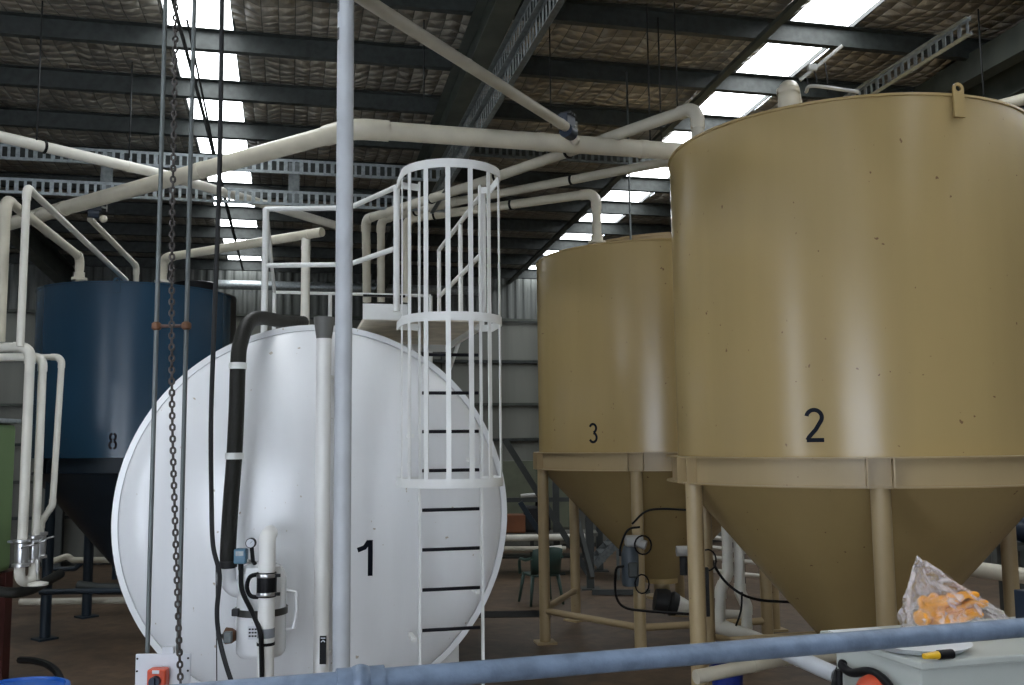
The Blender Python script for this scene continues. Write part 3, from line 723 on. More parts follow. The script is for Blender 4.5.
pipe('branch_pipe', [Vector((a.x, a.y, 4.52)), a, Z(322, 232, 4.85)], .055, CREAM, 'cream pipe from blue tank 8 across to above tank 1', couplings=(.93,))
d7 = Z(306, 235, 4.85); pipe('drop_pipe', [d7, Vector((d7.x, d7.y, zc1+R1-.02))], .052, PVC, 'white vertical pipe dropping onto the top of tank 1', couplings=(.1,))
MB().tube([a+Vector((0,0,-.33)), a+Vector((0,0,-.3))], .1, 20).build('flange', PVC, bpy.data.objects['branch_pipe'])
# left group
a = Z(6, 199, 4.82); e = Z(80, 257, 4.82)
pipe('supply_pipe', [Vector((a.x, a.y, 3.42)), a, e, Vector((e.x, e.y, 4.5))], .05, CREAM, 'outermost left white pipe, bending over to blue tank 8', flange_end=True, couplings=())
a = Z(27, 187, 4.75); e = Z(126, 280, 4.75)
pipe('supply_pipe', [Vector((a.x, a.y, 3.3)), a, e], .034, PVC, 'thinner white pipe at left with a sharp bend at its top')
a = at(90, 219, 11.0); e = at(136.5, 266, 12.5)
pipe('supply_pipe', [a, e, Vector((e.x, e.y, 4.5))], .036, CREAM2, 'short grey-white pipe ending on top of blue tank 8')
# three pipes that fold down into valves
G = 'three white pipes folding down to the left valves'
D = 9.3
def fold(pxh, pyt, pxv, pyb, D, r, label, extra=None):
    a = at(pxv, pyt+4, D); top = a.z
    pts = [Vector((at(-30, pyt, D).x, D, top)), Vector((a.x, D, top))]
    if extra: pts += [at(x, y, D) for x, y in extra]
    else: pts.append(Vector((a.x, D, zat(pxv, pyb, D))))
    return pipe('feed_pipe', pts, r, PVC, label, group=G)
fold(0, 343, 30.5, 540, 9.2, .046, 'leftmost of the three white pipes folding down to the valves')
fold(0, 353, 43, 535, 9.35, .04, 'middle of the three white pipes folding down to the valves')
fold(0, 353, 62, 0, 9.6, .031, 'rightmost of the three white pipes, with a kink near its foot', [(52.5, 505), (41.5, 522), (41, 535)])
def clampvalve(px, py, D, r, label):
    p = at(px, py, D); t = thing('clamp_valve', p, label, 'valve', 'metal clamp valves at the foot of the left pipes')
    MB().lathe([(r, -.13), (r*1.6, -.125), (r*1.6, -.1), (r*1.15, -.09), (r*1.25, 0), (r*1.15, .09), (r*1.6, .1), (r*1.6, .125), (r, .13)], p, seg=24).build('body', SILVER, t)
    MB().tube([p+Vector((.02,-.05,.05)), p+Vector((.16,-.09,.09))], .009, 8).build('handle', SILVER, t)
    MB().box(p+Vector((-.09,-.03,.11)), (.05, .03, .02)).build('wing_nut', GALVD, t)
    return t
clampvalve(21.5, 553, 9.2, .05, 'leftmost clamp valve under the three white pipes')
clampvalve(33.5, 549, 9.35, .042, 'middle clamp valve under the three white pipes')
clampvalve(41.5, 545, 9.6, .034, 'rightmost clamp valve under the three white pipes')
pipe('trap_pipe', [at(19.5, 566, 9.2), at(20, 583, 9.2), at(33.5, 580, 9.35), at(34.5, 560, 9.35)], .048, PVC, 'white U-shaped trap pipe below the left clamp valves', bend=.12, fit=False, seg=18)
k = at(38, 583, 9.1); MB().tube([at(37, 560, 9.1), k], .016, 8).build('drain_stem', SILVER, bpy.data.objects['trap_pipe'])
MB().lathe([(.02, .02), (.09, 0), (.09, -.02), (.01, -.02)], k, seg=20).build('drain_cup', PVC, bpy.data.objects['trap_pipe'])
pipe('dark_hose', [at(-10, 590, 9.3), at(14, 594, 9.3), at(33, 589, 9.5), at(60, 574, 10.5)], .05, HOSE, 'dark hose lying under the left clamp valves', 'hose', fit=False, bend=.2)

# green vessel on maroon stand
gx = at(21, 500, 9.9)
gt = thing('square_tank', Vector((gx.x-.9, gx.y, 0)), 'pale green square tank on a maroon stand at left edge', 'tank')
cxg = -.515*10.1-.9
k = MB().box((cxg, gx.y-.2, 1.9), (1.8, .7, 1.5), bev=.05)
k.build('body', GREEN, gt)
for i in range(6): MB().box((cxg-.75+.3*i, gx.y-.56, 1.9), (.06, .03, 1.4), bev=.012).build('rib', GREEN, gt)
MB().box((cxg, gx.y-.2, 2.68), (1.86, .76, .05), bev=.015).build('lid', GALV, gt)
for sx in (-.84, .84):
    for sy in (-.5, .1): MB().box((cxg+sx, gx.y+sy, .57), (.14, .14, 1.14)).build('leg', MAROON, gt)
MB().box((cxg+.86, gx.y-.2, .28), (.06, .6, .12)).build('cross_member', MAROON, gt)
MB().box((cxg+.84, gx.y-.2, .75), (.03, .6, .75)).build('skirt_panel', MAROON, gt)
MB().box((cxg, gx.y-.2, 1.08), (1.8, .7, .12)).build('cross_member', MAROON, gt)
# blue drum
dp = at(18, 682, 5.95); dz_ = .9
dr = thing('plastic_drum', (dp.x, dp.y, 0), 'bright blue plastic drum at the bottom left corner', 'drum')
prof = [(.001, 0), (.27, 0), (.29, .03), (.285, .28), (.295, .30), (.285, .32), (.285, .58), (.295, .60), (.285, .62), (.285, .82), (.295, .85), (.29, .89), (.265, .895), (.26, .875), (.001, .88)]
MB().lathe(prof, (dp.x, dp.y, .07), seg=48).build('body', BLUEP, dr)
MB().box((dp.x, dp.y, .035), (.7, .7, .07)).build('drum_base', DKGREY, dr)
for s in (-.14, .14): MB().lathe([(.035, .905), (.035, .925), (.001, .925)], (dp.x+s, dp.y, .04), seg=16).build('bung', BLUEP, dr)
cable([at(20, 660, 8.4), at(35, 661, 8.2), at(50, 666, 8.0), at(60, 678, 7.8), at(62, 700, 7.4)], .03, BLACK, 'black hose curving over the floor behind the blue drum', 'floor_hose', 'hose')

# valves on the overhead pipes
def actuator(p, d, label, r):
    t = thing('valve_actuator', p, label, 'valve')
    d = d.normalized(); s = d.cross(Z3).normalized(); up = s.cross(d)
    MB().tube([p-d*.06, p+d*.06], r*1.4, 18).build('valve_body', DBLUE, t)
    MB().box(p+up*.09+s*-.02, (.17, .10, .12), (d, s, up), bev=.01).build('actuator_block', DBLUE, t)
    k = MB()
    for i in range(4): k.box(p+up*.155+d*(-.06+.04*i), (.012, .1, .02), (d, s, up))
    k.build('cooling_fins', DKGREY, t)
    MB().tube([p+up*.09+d*.08, p+up*.09+d*.14], .012, 8).box(p+up*.09+d*.145, (.01, .03, .09), (d, s, up)).build('position_handle', GREYL, t)
    MB().ell(p+d*.12+Vector((0,-.02,-.05)), (.045, .045, .045)).build('end_cap', CREAM, t)
e = Z(566, 127, zP); dd = (Z(566, 127, zP)-Z(400, 22, zP)).normalized()
actuator(e+dd*.05+Vector((0,0,-.03)), dd, 'dark blue valve where the sloping pipe meets the thick cream pipe', .045)
e = at(88, 214, 10.9); actuator(e+Vector((.06,-.0,0)), Vector((1, .6, 0)), 'dark blue valve hanging under the cream pipe at left', .035)

# tops of tank 2
e = at(788, 93, 7.6); t_ = thing('vent_pipe', Vector((e.x, e.y, 4.69)), 'stubby cream vent elbow on the rim of tank 2', 'pipe')
MB().lathe([(.12, 4.78), (.12, 4.88), (.145, 4.90), (.145, 4.93), (.09, 4.95)], (e.x, e.y, 0), seg=28).build('collar', CREAM2, t_)
z_ = zat(788, 82, 7.6)
MB().tube(fillet([Vector((e.x, e.y, 4.9)), Vector((e.x, e.y, z_+.01)), Vector((e.x+.13, e.y+.3, z_-.12)), Vector((e.x+.14, e.y+.34, 4.86))], .1)[0], .082, 20).build('elbow', CREAM, t_)
MB().lathe([(.092, z_-.1), (.092, z_-.06)], (e.x, e.y, 0), seg=24).build('ring', CREAM, t_)
k = MB(); h0 = Vector((2.45, 7.75, 4.7)); k.box(h0+Vector((0,0,.12)), (.9, .7, .22), bev=.01); k.build('hatch_box', TAN2, t2)
cable([at(858, 92, 7.2), at(845, 90, 7.3), at(812, 86, 7.3), at(806, 92, 7.4)], .014, GREYL, 'thin grey conduit looping over the lid of tank 2', 'conduit', 'conduit')
pipe('conduit', [at(800, 80, 9.0), at(818, 66, 9.0), at(842, 46, 9.0)], .018, GREYL, 'short grey conduit below the right skylight with junction box', 'conduit', fit=False)
MB().box(at(812, 68, 9.0), (.09, .06, .07), bev=.01).build('junction_box', GREYL, bpy.data.objects['conduit.001'] if 'conduit.001' in bpy.data.objects else bpy.data.objects['conduit'])
for i, (px, y0, y1) in enumerate(((807, 75, 92), (815, 66, 88), (826, 60, 92))):
    cable([at(px-2, y0, 9.0), at(px+1, (y0+y1)/2, 9.0), at(px+2, y1, 9.0)], .007, DKGREY, ('left', 'middle', 'right')[i]+'most of three loose wires dangling above tank 2' if i != 1 else 'middle one of three loose wires dangling above tank 2', 'wire', 'wire')
pipe('overhead_pipe', [at(975, 112, 9.6), at(1040, 95, 9.2)], .06, CREAM, 'pale pipe leaving the picture at right above tank 2')
# diagonal dark beam at the far right
struct(MB().bar(at(880, 122, 13), at(1060, 20, 9), .2, .3).build('trim_80', RAFTER))
# conduit beside left skylight
slp = [B(-1.15, u, roof(u)-.03) for u in (8.5, 12.5)]
tag(MB().tube([at(170, -10, 8.6), at(205, 120, 10.6), at(232, 228, 13.6), at(243, 270, 18.0)], .02, 10).build('cable_conduit', DKGREY), 'dark conduit crossing the left skylight lengthwise', 'conduit')
tag(MB().tube([at(187, 20, 8.8), at(214, 150, 11.4), at(236, 240, 15)], .012, 8).build('cable_conduit', DKGREY), 'thin dark cable beside the conduit under left skylight', 'conduit')
# white fluorescent battens / long pale beams high on the back wall
for i, (pA, pB, r, lb_) in enumerate((((215, 283), (345, 289), .10, 'long pale round duct high along the back wall'), ((215, 341), (262, 342), .10, 'long pale round duct lower along the back wall'))):
    a = on_u(pA[0], pA[1], 20.7); b = on_u(pB[0], pB[1], 20.7); a.z = b.z = (a.z+b.z)/2
    tag(MB().tube([a, b+BV*3], r, 16).build('round_duct', GALV), lb_, 'duct')

# ---------------------------------------------------------------- hanging wires
wires = [(131, 100, 10.4, 158, 'thin hanger wire left of the hoist chain'), (40, 60, 9.0, 140, 'thin hanger wire above the white pipe at far left'),
         (424, 60, 9.5, 105, 'thin wire above the sloping cream pipe'), (627, 90, 10.8, 470, 'long thin wire hanging down past the shell of tank 3'),
         (648, 60, 9.2, 150, 'thin hanger wire just left of tank 2, nearer one'), (659, 60, 9.5, 150, 'thin hanger wire between two others beside tank 2'),
         (675, 30, 9.2, 118, 'thin hanger wire over the elbow left of tank 2'), (980, 40, 9.4, 100, 'thin hanger wire above the pale pipe at far right'),
         (550, 60, 9.6, 128, 'thin hanger wire above the dark blue valve')]
for px, py, D, yb, lb_ in wires:
    a, b = vert(px, py, D, zat(px, yb, D), roof(D)+.1)
    tag(MB().tube([a, b], .013 if px == 627 else .008, 6).build('hanger_wire', ROD if px == 627 else DKGREY), lb_, 'wire', 'thin wires hanging from the roof')

# ---------------------------------------------------------------- under the tan tanks
# outlet, coupling and hose below tank 3
o3 = Vector((T3[0], T3[1], 0))
ou = thing('outlet_reducer', o3+Vector((0,0,.5)), 'grey outlet coupling and white reducer under tank 3', 'fitting')
MB().lathe([(.10, .68), (.10, .52), (.2, .5), (.2, .47), (.1, .46)], o3, seg=24).build('flange', TAN2, ou)
q0 = at(663, 601, 11.8); q1 = at(677, 605, 11.8); q2 = at(702, 613, 11.8)
MB().tube([q0-Vector((.1,0,-.02)), q0, q0.lerp(q1, .3), q0.lerp(q1, .35), q0.lerp(q1, .6), q1], [.13, .15, .15, .12, .15, .13], 20).build('grey_coupling', DKGREY, ou)
MB().tube([q1, q1.lerp(q2, .4), q2, q2+Vector((.6,.1,-.05))], [.12, .09, .055, .055], 20).build('reducer', PVC, ou)
# motor on tank 3's front leg
m0 = at(634, 541, 10.55)
mo = thing('dosing_motor', at(634, 580, 10.6), 'blue-grey motor with white head strapped to a front leg of tank 3', 'motor')
MB().box(m0, (.2, .16, .12), bev=.03).tube([m0+Vector((.06,-.05,-.02)), m0+Vector((.12,-.07,-.04))], .05, 12).build('head', GREYL, mo)
m1 = at(630, 566, 10.55); MB().lathe([(.001, -.22), (.085, -.21), (.095, -.15), (.095, .12), (.075, .19), (.06, .22)], m1, seg=24).build('body', mat('motor_blue_grey', (.08, .10, .12), .45), mo)
MB().box(m1+Vector((.02,-.09,-.03)), (.11, .05, .16), bev=.015).build('terminal_box', STEELD, mo)
cable([at(640, 527, 10.5), at(628, 530, 10.5), at(621, 545, 10.5), at(620, 556, 10.5)], .012, BLACK, 'black cable looping over the motor on tank 3')
cable([at(690, 510, 10.2), at(660, 509, 10.4), at(645, 512, 10.5), at(632, 524, 10.5)], .012, BLACK, 'black cable crossing the cone of tank 3')
cable([at(624, 566, 10.5), at(616, 570, 10.5), at(616, 595, 10.5), at(624, 607, 10.5), at(645, 611, 10.3), at(690, 614, 9.9)], .014, BLACK, 'black cable drooping from the motor to the floor')
tag(MB().tube([at(643, 545, 10.45)+Vector((.09*math.cos(R(a)), 0, .1*math.sin(R(a)))) for a in range(0, 361, 24)], .01, 6).build('cable_coil', BLACK), 'small coil of black cable hung beside the motor head', 'cable')
tag(MB().tube([at(642, 584, 10.45)+Vector((.075*math.cos(R(a)), 0, .1*math.sin(R(a)))) for a in range(0, 361, 24)], .009, 6).build('cable_coil', BLACK), 'small coil of black cable hung under the motor', 'cable')
# small white motor at px 683
m2 = at(683, 551, 10.3); mm = thing('small_motor', m2, 'small white motor head peeping out left of tank 2 leg', 'motor')
MB().tube([m2+Vector((-.07,0,0)), m2+Vector((.07,0,0))], .055, 16).build('head', GREYL, mm); MB().tube([m2+Vector((0,0,-.06)), m2+Vector((0,0,-.25))], .04, 14).build('body', DKGREY, mm)
# twin white down pipes with joggles into a manifold
D = 9.7
pipe('down_pipe', [at(725, 480, D), at(728, 572, D), at(720.5, 590, D), at(720, 628, D)], .052, PVC, 'left one of two white down pipes behind the legs of tank 2', bend=.1, couplings=(.93,))
pipe('down_pipe', [at(737, 480, D), at(740, 592, D), at(746.5, 606, D), at(747, 638, D)], .052, PVC, 'right one of two white down pipes behind the legs of tank 2', bend=.1, couplings=(.93,))
pipe('manifold_pipe', [at(700, 610, D+.3), at(720, 627, D), at(756, 640, D-.1), at(800, 660, D-.5)], .07, PVC, 'white manifold pipe joining the two down pipes', bend=.2, couplings=(.3, .6))
cable([at(742, 592, 9.3), at(741, 610, 9.3), at(736, 626, 9.3)], .01, BLACK, 'short black cable hanging between the two down pipes')
cable([at(711, 525, 9.2), at(709, 550, 9.2), at(720, 575, 9.1), at(738, 592, 9.0), at(760, 600, 9.0), at(790, 602, 9.0)], .013, BLACK, 'black cable sagging across the two white down pipes')
pipe('floor_pipe', [at(712, 636, 9.3), at(730, 640, 9.3), at(790, 636, 9.0), at(880, 630, 8.6)], .03, TAN2, 'thin tan pipe low behind the handrail', fit=False)
# stack of white pipes in the background behind
k_lab = ['topmost', 'second from top', 'third from top', 'fourth from top', 'lowest']
for i, y in enumerate((527, 537, 547, 557, 570)):
    a = at(708, y, 15.0+.1*i); b = at(775, y+8, 14.4+.1*i)
    pipe('stored_pipe', [a, b], .035, PVC, k_lab[i]+' in the rack of thin white pipes behind the down pipes', group='white pipes racked behind tank 2', fit=False)
rk = thing('pipe_rack', at(712, 600, 15.2), 'dark frame holding the thin white pipes behind tank 2', 'rack')
for px in (709, 742, 772):
    a, b = vert(px, 540, 15.35, 0, 1.25); MB().box((a+b)/2, (.06, .06, 1.25)).build('upright', STEELD, rk)
MB().box(at(741, 606, 15.2)*1.0, (1.3, .3, .06)).build('shelf', STEELD, rk)
# pipes along the ground right, beyond the rail
pipe('ground_pipe', [at(696, 677, 7.05), at(760, 664, 7.3), at(790, 658, 7.6), at(850, 655, 7.7)], .05, CREAM, 'cream pipe with joints lying low beneath tank 2', couplings=(.35, .6, .85), bend=.4, fit=False)
pipe('sloping_pipe', [at(780, 650, 5.0), at(838, 676, 4.6)], .04, POST, 'pale grey tube sloping down behind the handrail to a dark cap', fit=False)
q = at(839, 676, 4.55); tag(MB().tube([q, q+Vector((.06,-.05,-.02))], .085, 20).build('rubber_bung', DKGREY), 'dark round rubber cap beside the grey cabinet', 'cap')
# dark blue bucket
bq = at(727, 672, 7.6); k = MB().lathe([(.001, 0), (.10, 0), (.125, .30), (.135, .30), (.135, .32), (.12, .32), (.095, .02), (.001, .02)], Vector((bq.x, bq.y, bq.z-.28)), seg=28)
bk = k.build('bucket', mat('royal_blue_plastic', (.01, .03, .25), .4)); tag(bk, 'small dark blue bucket standing near the legs of tank 2', 'bucket')
MB().box(Vector((bq.x, bq.y, (bq.z-.28)/2)), (.45, .4, bq.z-.28), bev=.01).build('bucket_stand', STEELD) ; tag(bpy.data.objects['bucket_stand'], 'dark low stand under the blue bucket', 'stand')
# conduit box on tank 2's back-left leg
pq = at(704, 590, 8.6); tag(MB().box(pq+Vector((0,-.1,0)), (.05, .05, .42), bev=.01).build('conduit_box', DKGREY), 'narrow grey conduit box fixed on rear left leg of tank 2', 'box')
tag(MB().tube([at(708, 560, 8.45)+Vector((.07*math.cos(R(a)), 0, .09*math.sin(R(a)))) for a in range(-90, 120, 20)], .008, 6).build('cable_coil', BLACK), 'small black cable loop on rear left leg of tank 2', 'cable')
# low pipes in the left background, under blue tank 8
pipe('low_pipe', [at(50, 562, 14.2), at(68, 556, 14.2), at(72, 560, 14.2), at(150, 560, 14.0)], .045, CREAM, 'cream pipe with small step low behind blue tank leg', fit=False)
pipe('low_pipe', [at(50, 569, 14.5), at(75, 569, 14.5), at(85, 560, 14.5), at(150, 558, 14.5)], .035, NAVY, 'dark blue pipe behind the stepped cream pipe', fit=False)
pipe('low_pipe', [at(78, 586, 12.2), at(100, 589, 12.2), at(150, 589, 12.2)], .07, STEELD, 'thick dark pipe with pale end under blue tank', fit=False)
pipe('low_pipe', [at(40, 592, 12.0), at(150, 590, 12.0)], .035, NAVY, 'thin dark blue tie tube between legs of tank 8', fit=False)
pipe('low_pipe', [at(20, 602, 14.2), at(150, 600, 14.2)], .05, CREAM2, 'dull cream pipe lying along the floor under tank 8', fit=False)

# ---------------------------------------------------------------- clutter at the back between tanks 1 and 3
# steel frame
sf = thing('braced_scaffold', B(3.2, 16.8, 0), 'blue-grey steel support frame with diagonal braces behind tank 3', 'frame')
def colm(px, pyb, nm='column', ztop=2.6, w=.12):
    p = on_z(px, pyb, 0.0); MB().box(Vector((p.x, p.y, ztop/2)), (w, w, ztop)).box(Vector((p.x, p.y, .01)), (.3, .3, .02)).build(nm, STEELD, sf); return p
c1_ = colm(557, 574); c2_ = colm(590.5, 589); c3_ = colm(600, 571)
MB().bar(at(505, 440, 15.8), at(588, 573, 15.8), .08, .1).build('diagonal_brace', STEELD, sf)
MB().bar(at(572, 500, 16.2), at(592, 578, 15.5), .07, .09).build('diagonal_brace', STEELD, sf)
MB().bar(at(520, 502, 17.0), at(543, 538, 17.0), .07, .09).build('diagonal_brace', NAVY, sf)
MB().bar(Vector((c1_.x-1.2, c1_.y, 1.35)), Vector((c1_.x+1.8, c1_.y, 1.35)), .08, .08).build('cross_beam', STEELD, sf)
MB().bar(Vector((c2_.x-.5, c2_.y, 2.55)), Vector((c2_.x+1.5, c2_.y, 2.55)), .08, .08).build('cross_beam', STEELD, sf)
# steps
st = thing('steel_steps', on_z(610, 575, 0), 'dull steel stair frame lying at the back behind tank 3 cone', 'steps')
s0, s1 = at(595, 565, 17), at(640, 520, 17)
for dy in (0, .7):
    MB().bar(s0+Vector((0,dy,0)), s1+Vector((0,dy,0)), .04, .14).build('stringer', GALVD, st)
for i in range(6):
    p = s0.lerp(s1, (i+.5)/6); MB().box(p+Vector((0,.35,0)), (.24, .66, .03)).build('tread', GALVD, st)
for q_ in (s0.lerp(s1, .5), s1):
    MB().bar(Vector((q_.x, q_.y, 0)), q_, .05, .05).build('prop', GALVD, st)
for (i, (x0, y0, x1, y1, D, r, m, lb_)) in enumerate(((500, 538, 585, 537, 17.5, .06, PVC, 'upper of two white pipes running along behind the green chair'), (500, 549, 566, 549, 17.3, .05, CREAM2, 'lower of two pipes running along behind the green chair'), (545, 551, 562, 549, 16.6, .07, PVC, 'short fat white pipe stub behind the front leg of tank 3'))):
    pipe('back_pipe', [at(x0, y0, D), at(x1, y1, D)], r, m, lb_, fit=False)
bt = thing('work_bench', on_z(530, 568, 0), 'low dark work bench with clutter against the back wall', 'bench')
bp_ = at(532, 560, 18.0)
MB().box(Vector((bp_.x, 18.0, .72)), (2.4, .7, .06)).build('top', mat('bench_top', (.12, .12, .10), .6), bt)
for sx in (-1.1, 0, 1.1): MB().box(Vector((bp_.x+sx, 17.8, .36)), (.07, .07, .7)).build('leg', STEELD, bt)
MB().box(Vector((bp_.x, 18.1, .3)), (2.3, .5, .04)).build('lower_shelf', STEELD, bt)
bx = at(514, 528, 17.9); tag(MB().box(Vector((bx.x, 17.9, .92)), (.42, .4, .32), bev=.015).build('crate', mat('rust_crate', (.20, .07, .025), .6)), 'rust brown crate standing on the back bench', 'crate')
mbx = at(537, 520, 18.0); mc = thing('bench_machine', Vector((mbx.x, 18.0, .76)), 'dark machine with pale lever on the back bench', 'machine')
MB().box(Vector((mbx.x, 18.0, 1.0)), (.5, .4, .45), bev=.04).build('body', DKGREY, mc)
MB().tube([Vector((mbx.x-.3, 17.8, 1.42)), Vector((mbx.x+.05, 17.8, 1.44))], .04, 10).build('lever', GREYL, mc)
MB().tube([Vector((mbx.x, 18.0, 1.2)), Vector((mbx.x, 17.85, 1.42))], .03, 8).build('arm', DKGREY, mc)
# green sheet behind
tag(MB().box(B(4.9, 20.9, 1.25), (2.6, .06, 1.5), (BV, BU, Z3), bev=.01).build('sheet_panel', mat('olive_sheet', (.13, .145, .10), .6)), 'olive green sheet leaning on the back wall', 'panel')
# plastic chair
cp = on_z(541, 603, 0); ce = thing('plastic_chair', cp, 'green moulded plastic armchair on the floor behind tank 3 legs', 'chair')
ca, sa = math.cos(R(200)), math.sin(R(200))
def CH(x, y, z): return Vector((cp.x + x*ca - y*sa, cp.y + x*sa + y*ca, z))
cax = (Vector((ca, sa, 0)), Vector((-sa, ca, 0)), Z3)
MB().box(CH(0, 0, .43), (.44, .44, .035), cax, bev=.012).build('seat', CHAIRG, ce)
k = MB()
vs = []; nb = 12
for i in range(nb+1):
    x = -.24+.48*i/nb; bow = .08*(1-(x/.24)**2)
    for zz_, lean in ((.45, 0), (.62, .04), (.82+.04*(1-(x/.24)**2), .10)): vs.append(CH(x, .20+bow+lean, zz_))
fs = [(3*i+j, 3*i+3+j, 3*i+4+j, 3*i+1+j) for i in range(nb) for j in range(2)]
k.add(vs, fs, True); bk_ = k.build('backrest', CHAIRG, ce); md_ = bk_.modifiers.new('s', 'SOLIDIFY'); md_.thickness = .02
for sx in (-1, 1):
    MB().tube(smooth([CH(sx*.24, .27, .7), CH(sx*.28, .1, .66), CH(sx*.28, -.14, .64), CH(sx*.25, -.22, .43)]), .024, 8).build('armrest', CHAIRG, ce)
    for sy in (-1, 1): MB().tube([CH(sx*.2, sy*.19, .43), CH(sx*.26, sy*.25, 0)], [.03, .02], 8).build('leg', CHAIRG, ce)
tag(MB().box(on_z(515, 614, .004), (1.0, .5, .008)).build('rubber_mat', BLACK), 'thin dark mat lying on the floor in front of the chair', 'mat')
tag(MB().bar(on_z(592, 592, .05), on_z(650, 592, .05), .1, .08).build('steel_bar', STEELD), 'dark steel bar lying on the floor beside tank 3 legs', 'bar')
# right background clutter
for i, (x0, y0, x1, y1, D, r, m, lb_) in enumerate(((950, 566, 1040, 578, 11, .09, CREAM, 'fat cream pipe lying behind the right leg of tank 2'), (940, 590, 1040, 628, 9.2, .03, CREAM, 'thin pale pipe sloping behind the plastic bag'))):
    pipe('right_pipe', [at(x0, y0, D), at(x1, y1, D)], r, m, lb_, fit=False)
for x_ in (948, 1015):
    q_ = at(x_, 572, 11); MB().box(Vector((q_.x, q_.y+.03, q_.z/2)), (.06, .06, q_.z)).build('stand', STEELD, bpy.data.objects['right_pipe'])
k = at(958, 566, 11); pipe('riser_stub', [k, k+Vector((0,0,.35))], .05, CREAM, 'short riser stub on the fat cream pipe at right')
rb_ = at(1030, 540, 12.5); tb = thing('tool_bench', Vector((rb_.x+.5, 12.5, 0)), 'dark cluttered bench at right edge behind tank 2', 'bench')
MB().box(Vector((rb_.x+.5, 12.6, 1.0)), (1.6, .7, .06)).build('top', STEELD, tb)
for sx in (-.7, .7): MB().box(Vector((rb_.x+.5+sx, 12.6, .5)), (.08, .6, 1.0)).build('leg', STEELD, tb)
tag(MB().ell(Vector((rb_.x+.1, 12.5, 1.22)), (.4, .25, .2)).build('cloth_bundle', DBLUE), 'dark blue cloth bundle on the right bench', 'bundle')

# ---------------------------------------------------------------- foreground: handrail, cabinet, bag
rp0 = at(700, 654, 2.3); rdir = Vector((3.34, 1, 0)).normalized()
rail = thing('hand_rail', Vector((rp0.x, rp0.y, 0)), 'blue-grey galvanised tube handrail across the foreground', 'railing')
a = rp0 - rdir*2.2; b = rp0 + rdir*2.0
MB().tube([a, b], .0245, 24).build('top_rail', RAILM, rail)
def on_rail(px):
    best = min((abs((at(px, 660, 1).x)/(1.0) - (a+(b-a)*(i/400)).x/(a+(b-a)*(i/400)).y), i) for i in range(401)); return a+(b-a)*(best[1]/400)
j = on_rail(361)
MB().ell(j, (.036, .036, .036)).tube([j-rdir*.05, j+rdir*.05], .031, 20).build('joint_fitting', RAILM, rail)
MB().tube([Vector((j.x, j.y, 0)), j], .0245, 20).tube([Vector((j.x, j.y, 0)), Vector((j.x, j.y, .012))], .06, 20).build('post', RAILM, rail)
j2 = b-rdir*.3
MB().tube([Vector((j2.x, j2.y, 0)), j2], .0245, 20).build('post', RAILM, rail)
MB().tube([a-Vector((0,0,.5)), b-Vector((0,0,.5))], .0245, 20).build('mid_rail', RAILM, rail)

zc = 1.75
n0 = Z(922, 662, zc); ey = Vector((-.27, .963, 0)).normalized(); ex = Vector((ey.y, -ey.x, 0))
def CB(x, y, z): return n0+ex*x+ey*y+Vector((0,0,z-zc))
cax = (ex, ey, Z3)
cb = thing('grey_cabinet', CB(.45, .28, 0), 'pale grey metal cabinet behind the handrail at bottom right', 'cabinet')
MB().box(CB(.5, .22, zc/2), (1.0, .42, zc-.02), cax, bev=.006).build('body', CAB, cb)
MB().box(CB(.5, .25, zc-.012), (1.02, .51, .022), cax, bev=.005).build('top', CAB, cb)
# black hook handle and red plug on the left side face (facing -ex)
hk = [CB(-.02, .36, zc-.075), CB(-.03, .35, zc-.085), CB(-.03, .3, zc-.095), CB(-.03, .2, zc-.07), CB(-.03, .12, zc-.09), CB(-.03, .07, zc-.15), CB(-.03, .06, zc-.24)]
MB().tube(smooth(hk), .014, 10).tube(smooth([CB(-.03, .37, zc-.10), CB(-.03, .37, zc-.2), CB(-.03, .33, zc-.28)]), .012, 8).build('black_handle', BLACK, cb)
rpn = CB(-.04, .18, zc-.14); MB().lathe([(.001, .05), (.04, .045), (.062, .02), (.07, -.01), (.05, -.03)], rpn, (ey, Z3, -ex), seg=28).build('red_plug', RED, cb)
# tray, papers, tool
tp = CB(.12, .165, zc)
tr = tag(MB().lathe([(.001, .004), (.12, .004), (.15, .02), (.155, .02), (.125, 0), (.001, 0)], tp+Vector((0,0,.001)), seg=40).build('shallow_dish', PAPER), 'shallow white dish lying on the cabinet under the bag', 'dish')
tag(MB().box(Z(868, 634, zc+.004), (.19, .17, .004), cax).build('paper_sheet', PAPER), 'white sheet lying on the left rear of cabinet top', 'paper')
tl = Z(938, 655, zc+.018); kn = thing('box_cutter', tl, 'yellow and black cutter lying against the white dish', 'knife')
MB().tube([tl-ex*.05, tl-ex*.0], [.008, .012], 10).build('handle', YELLOW, kn); MB().tube([tl, tl+ex*.05], .014, 10).build('grip', BLACK, kn)
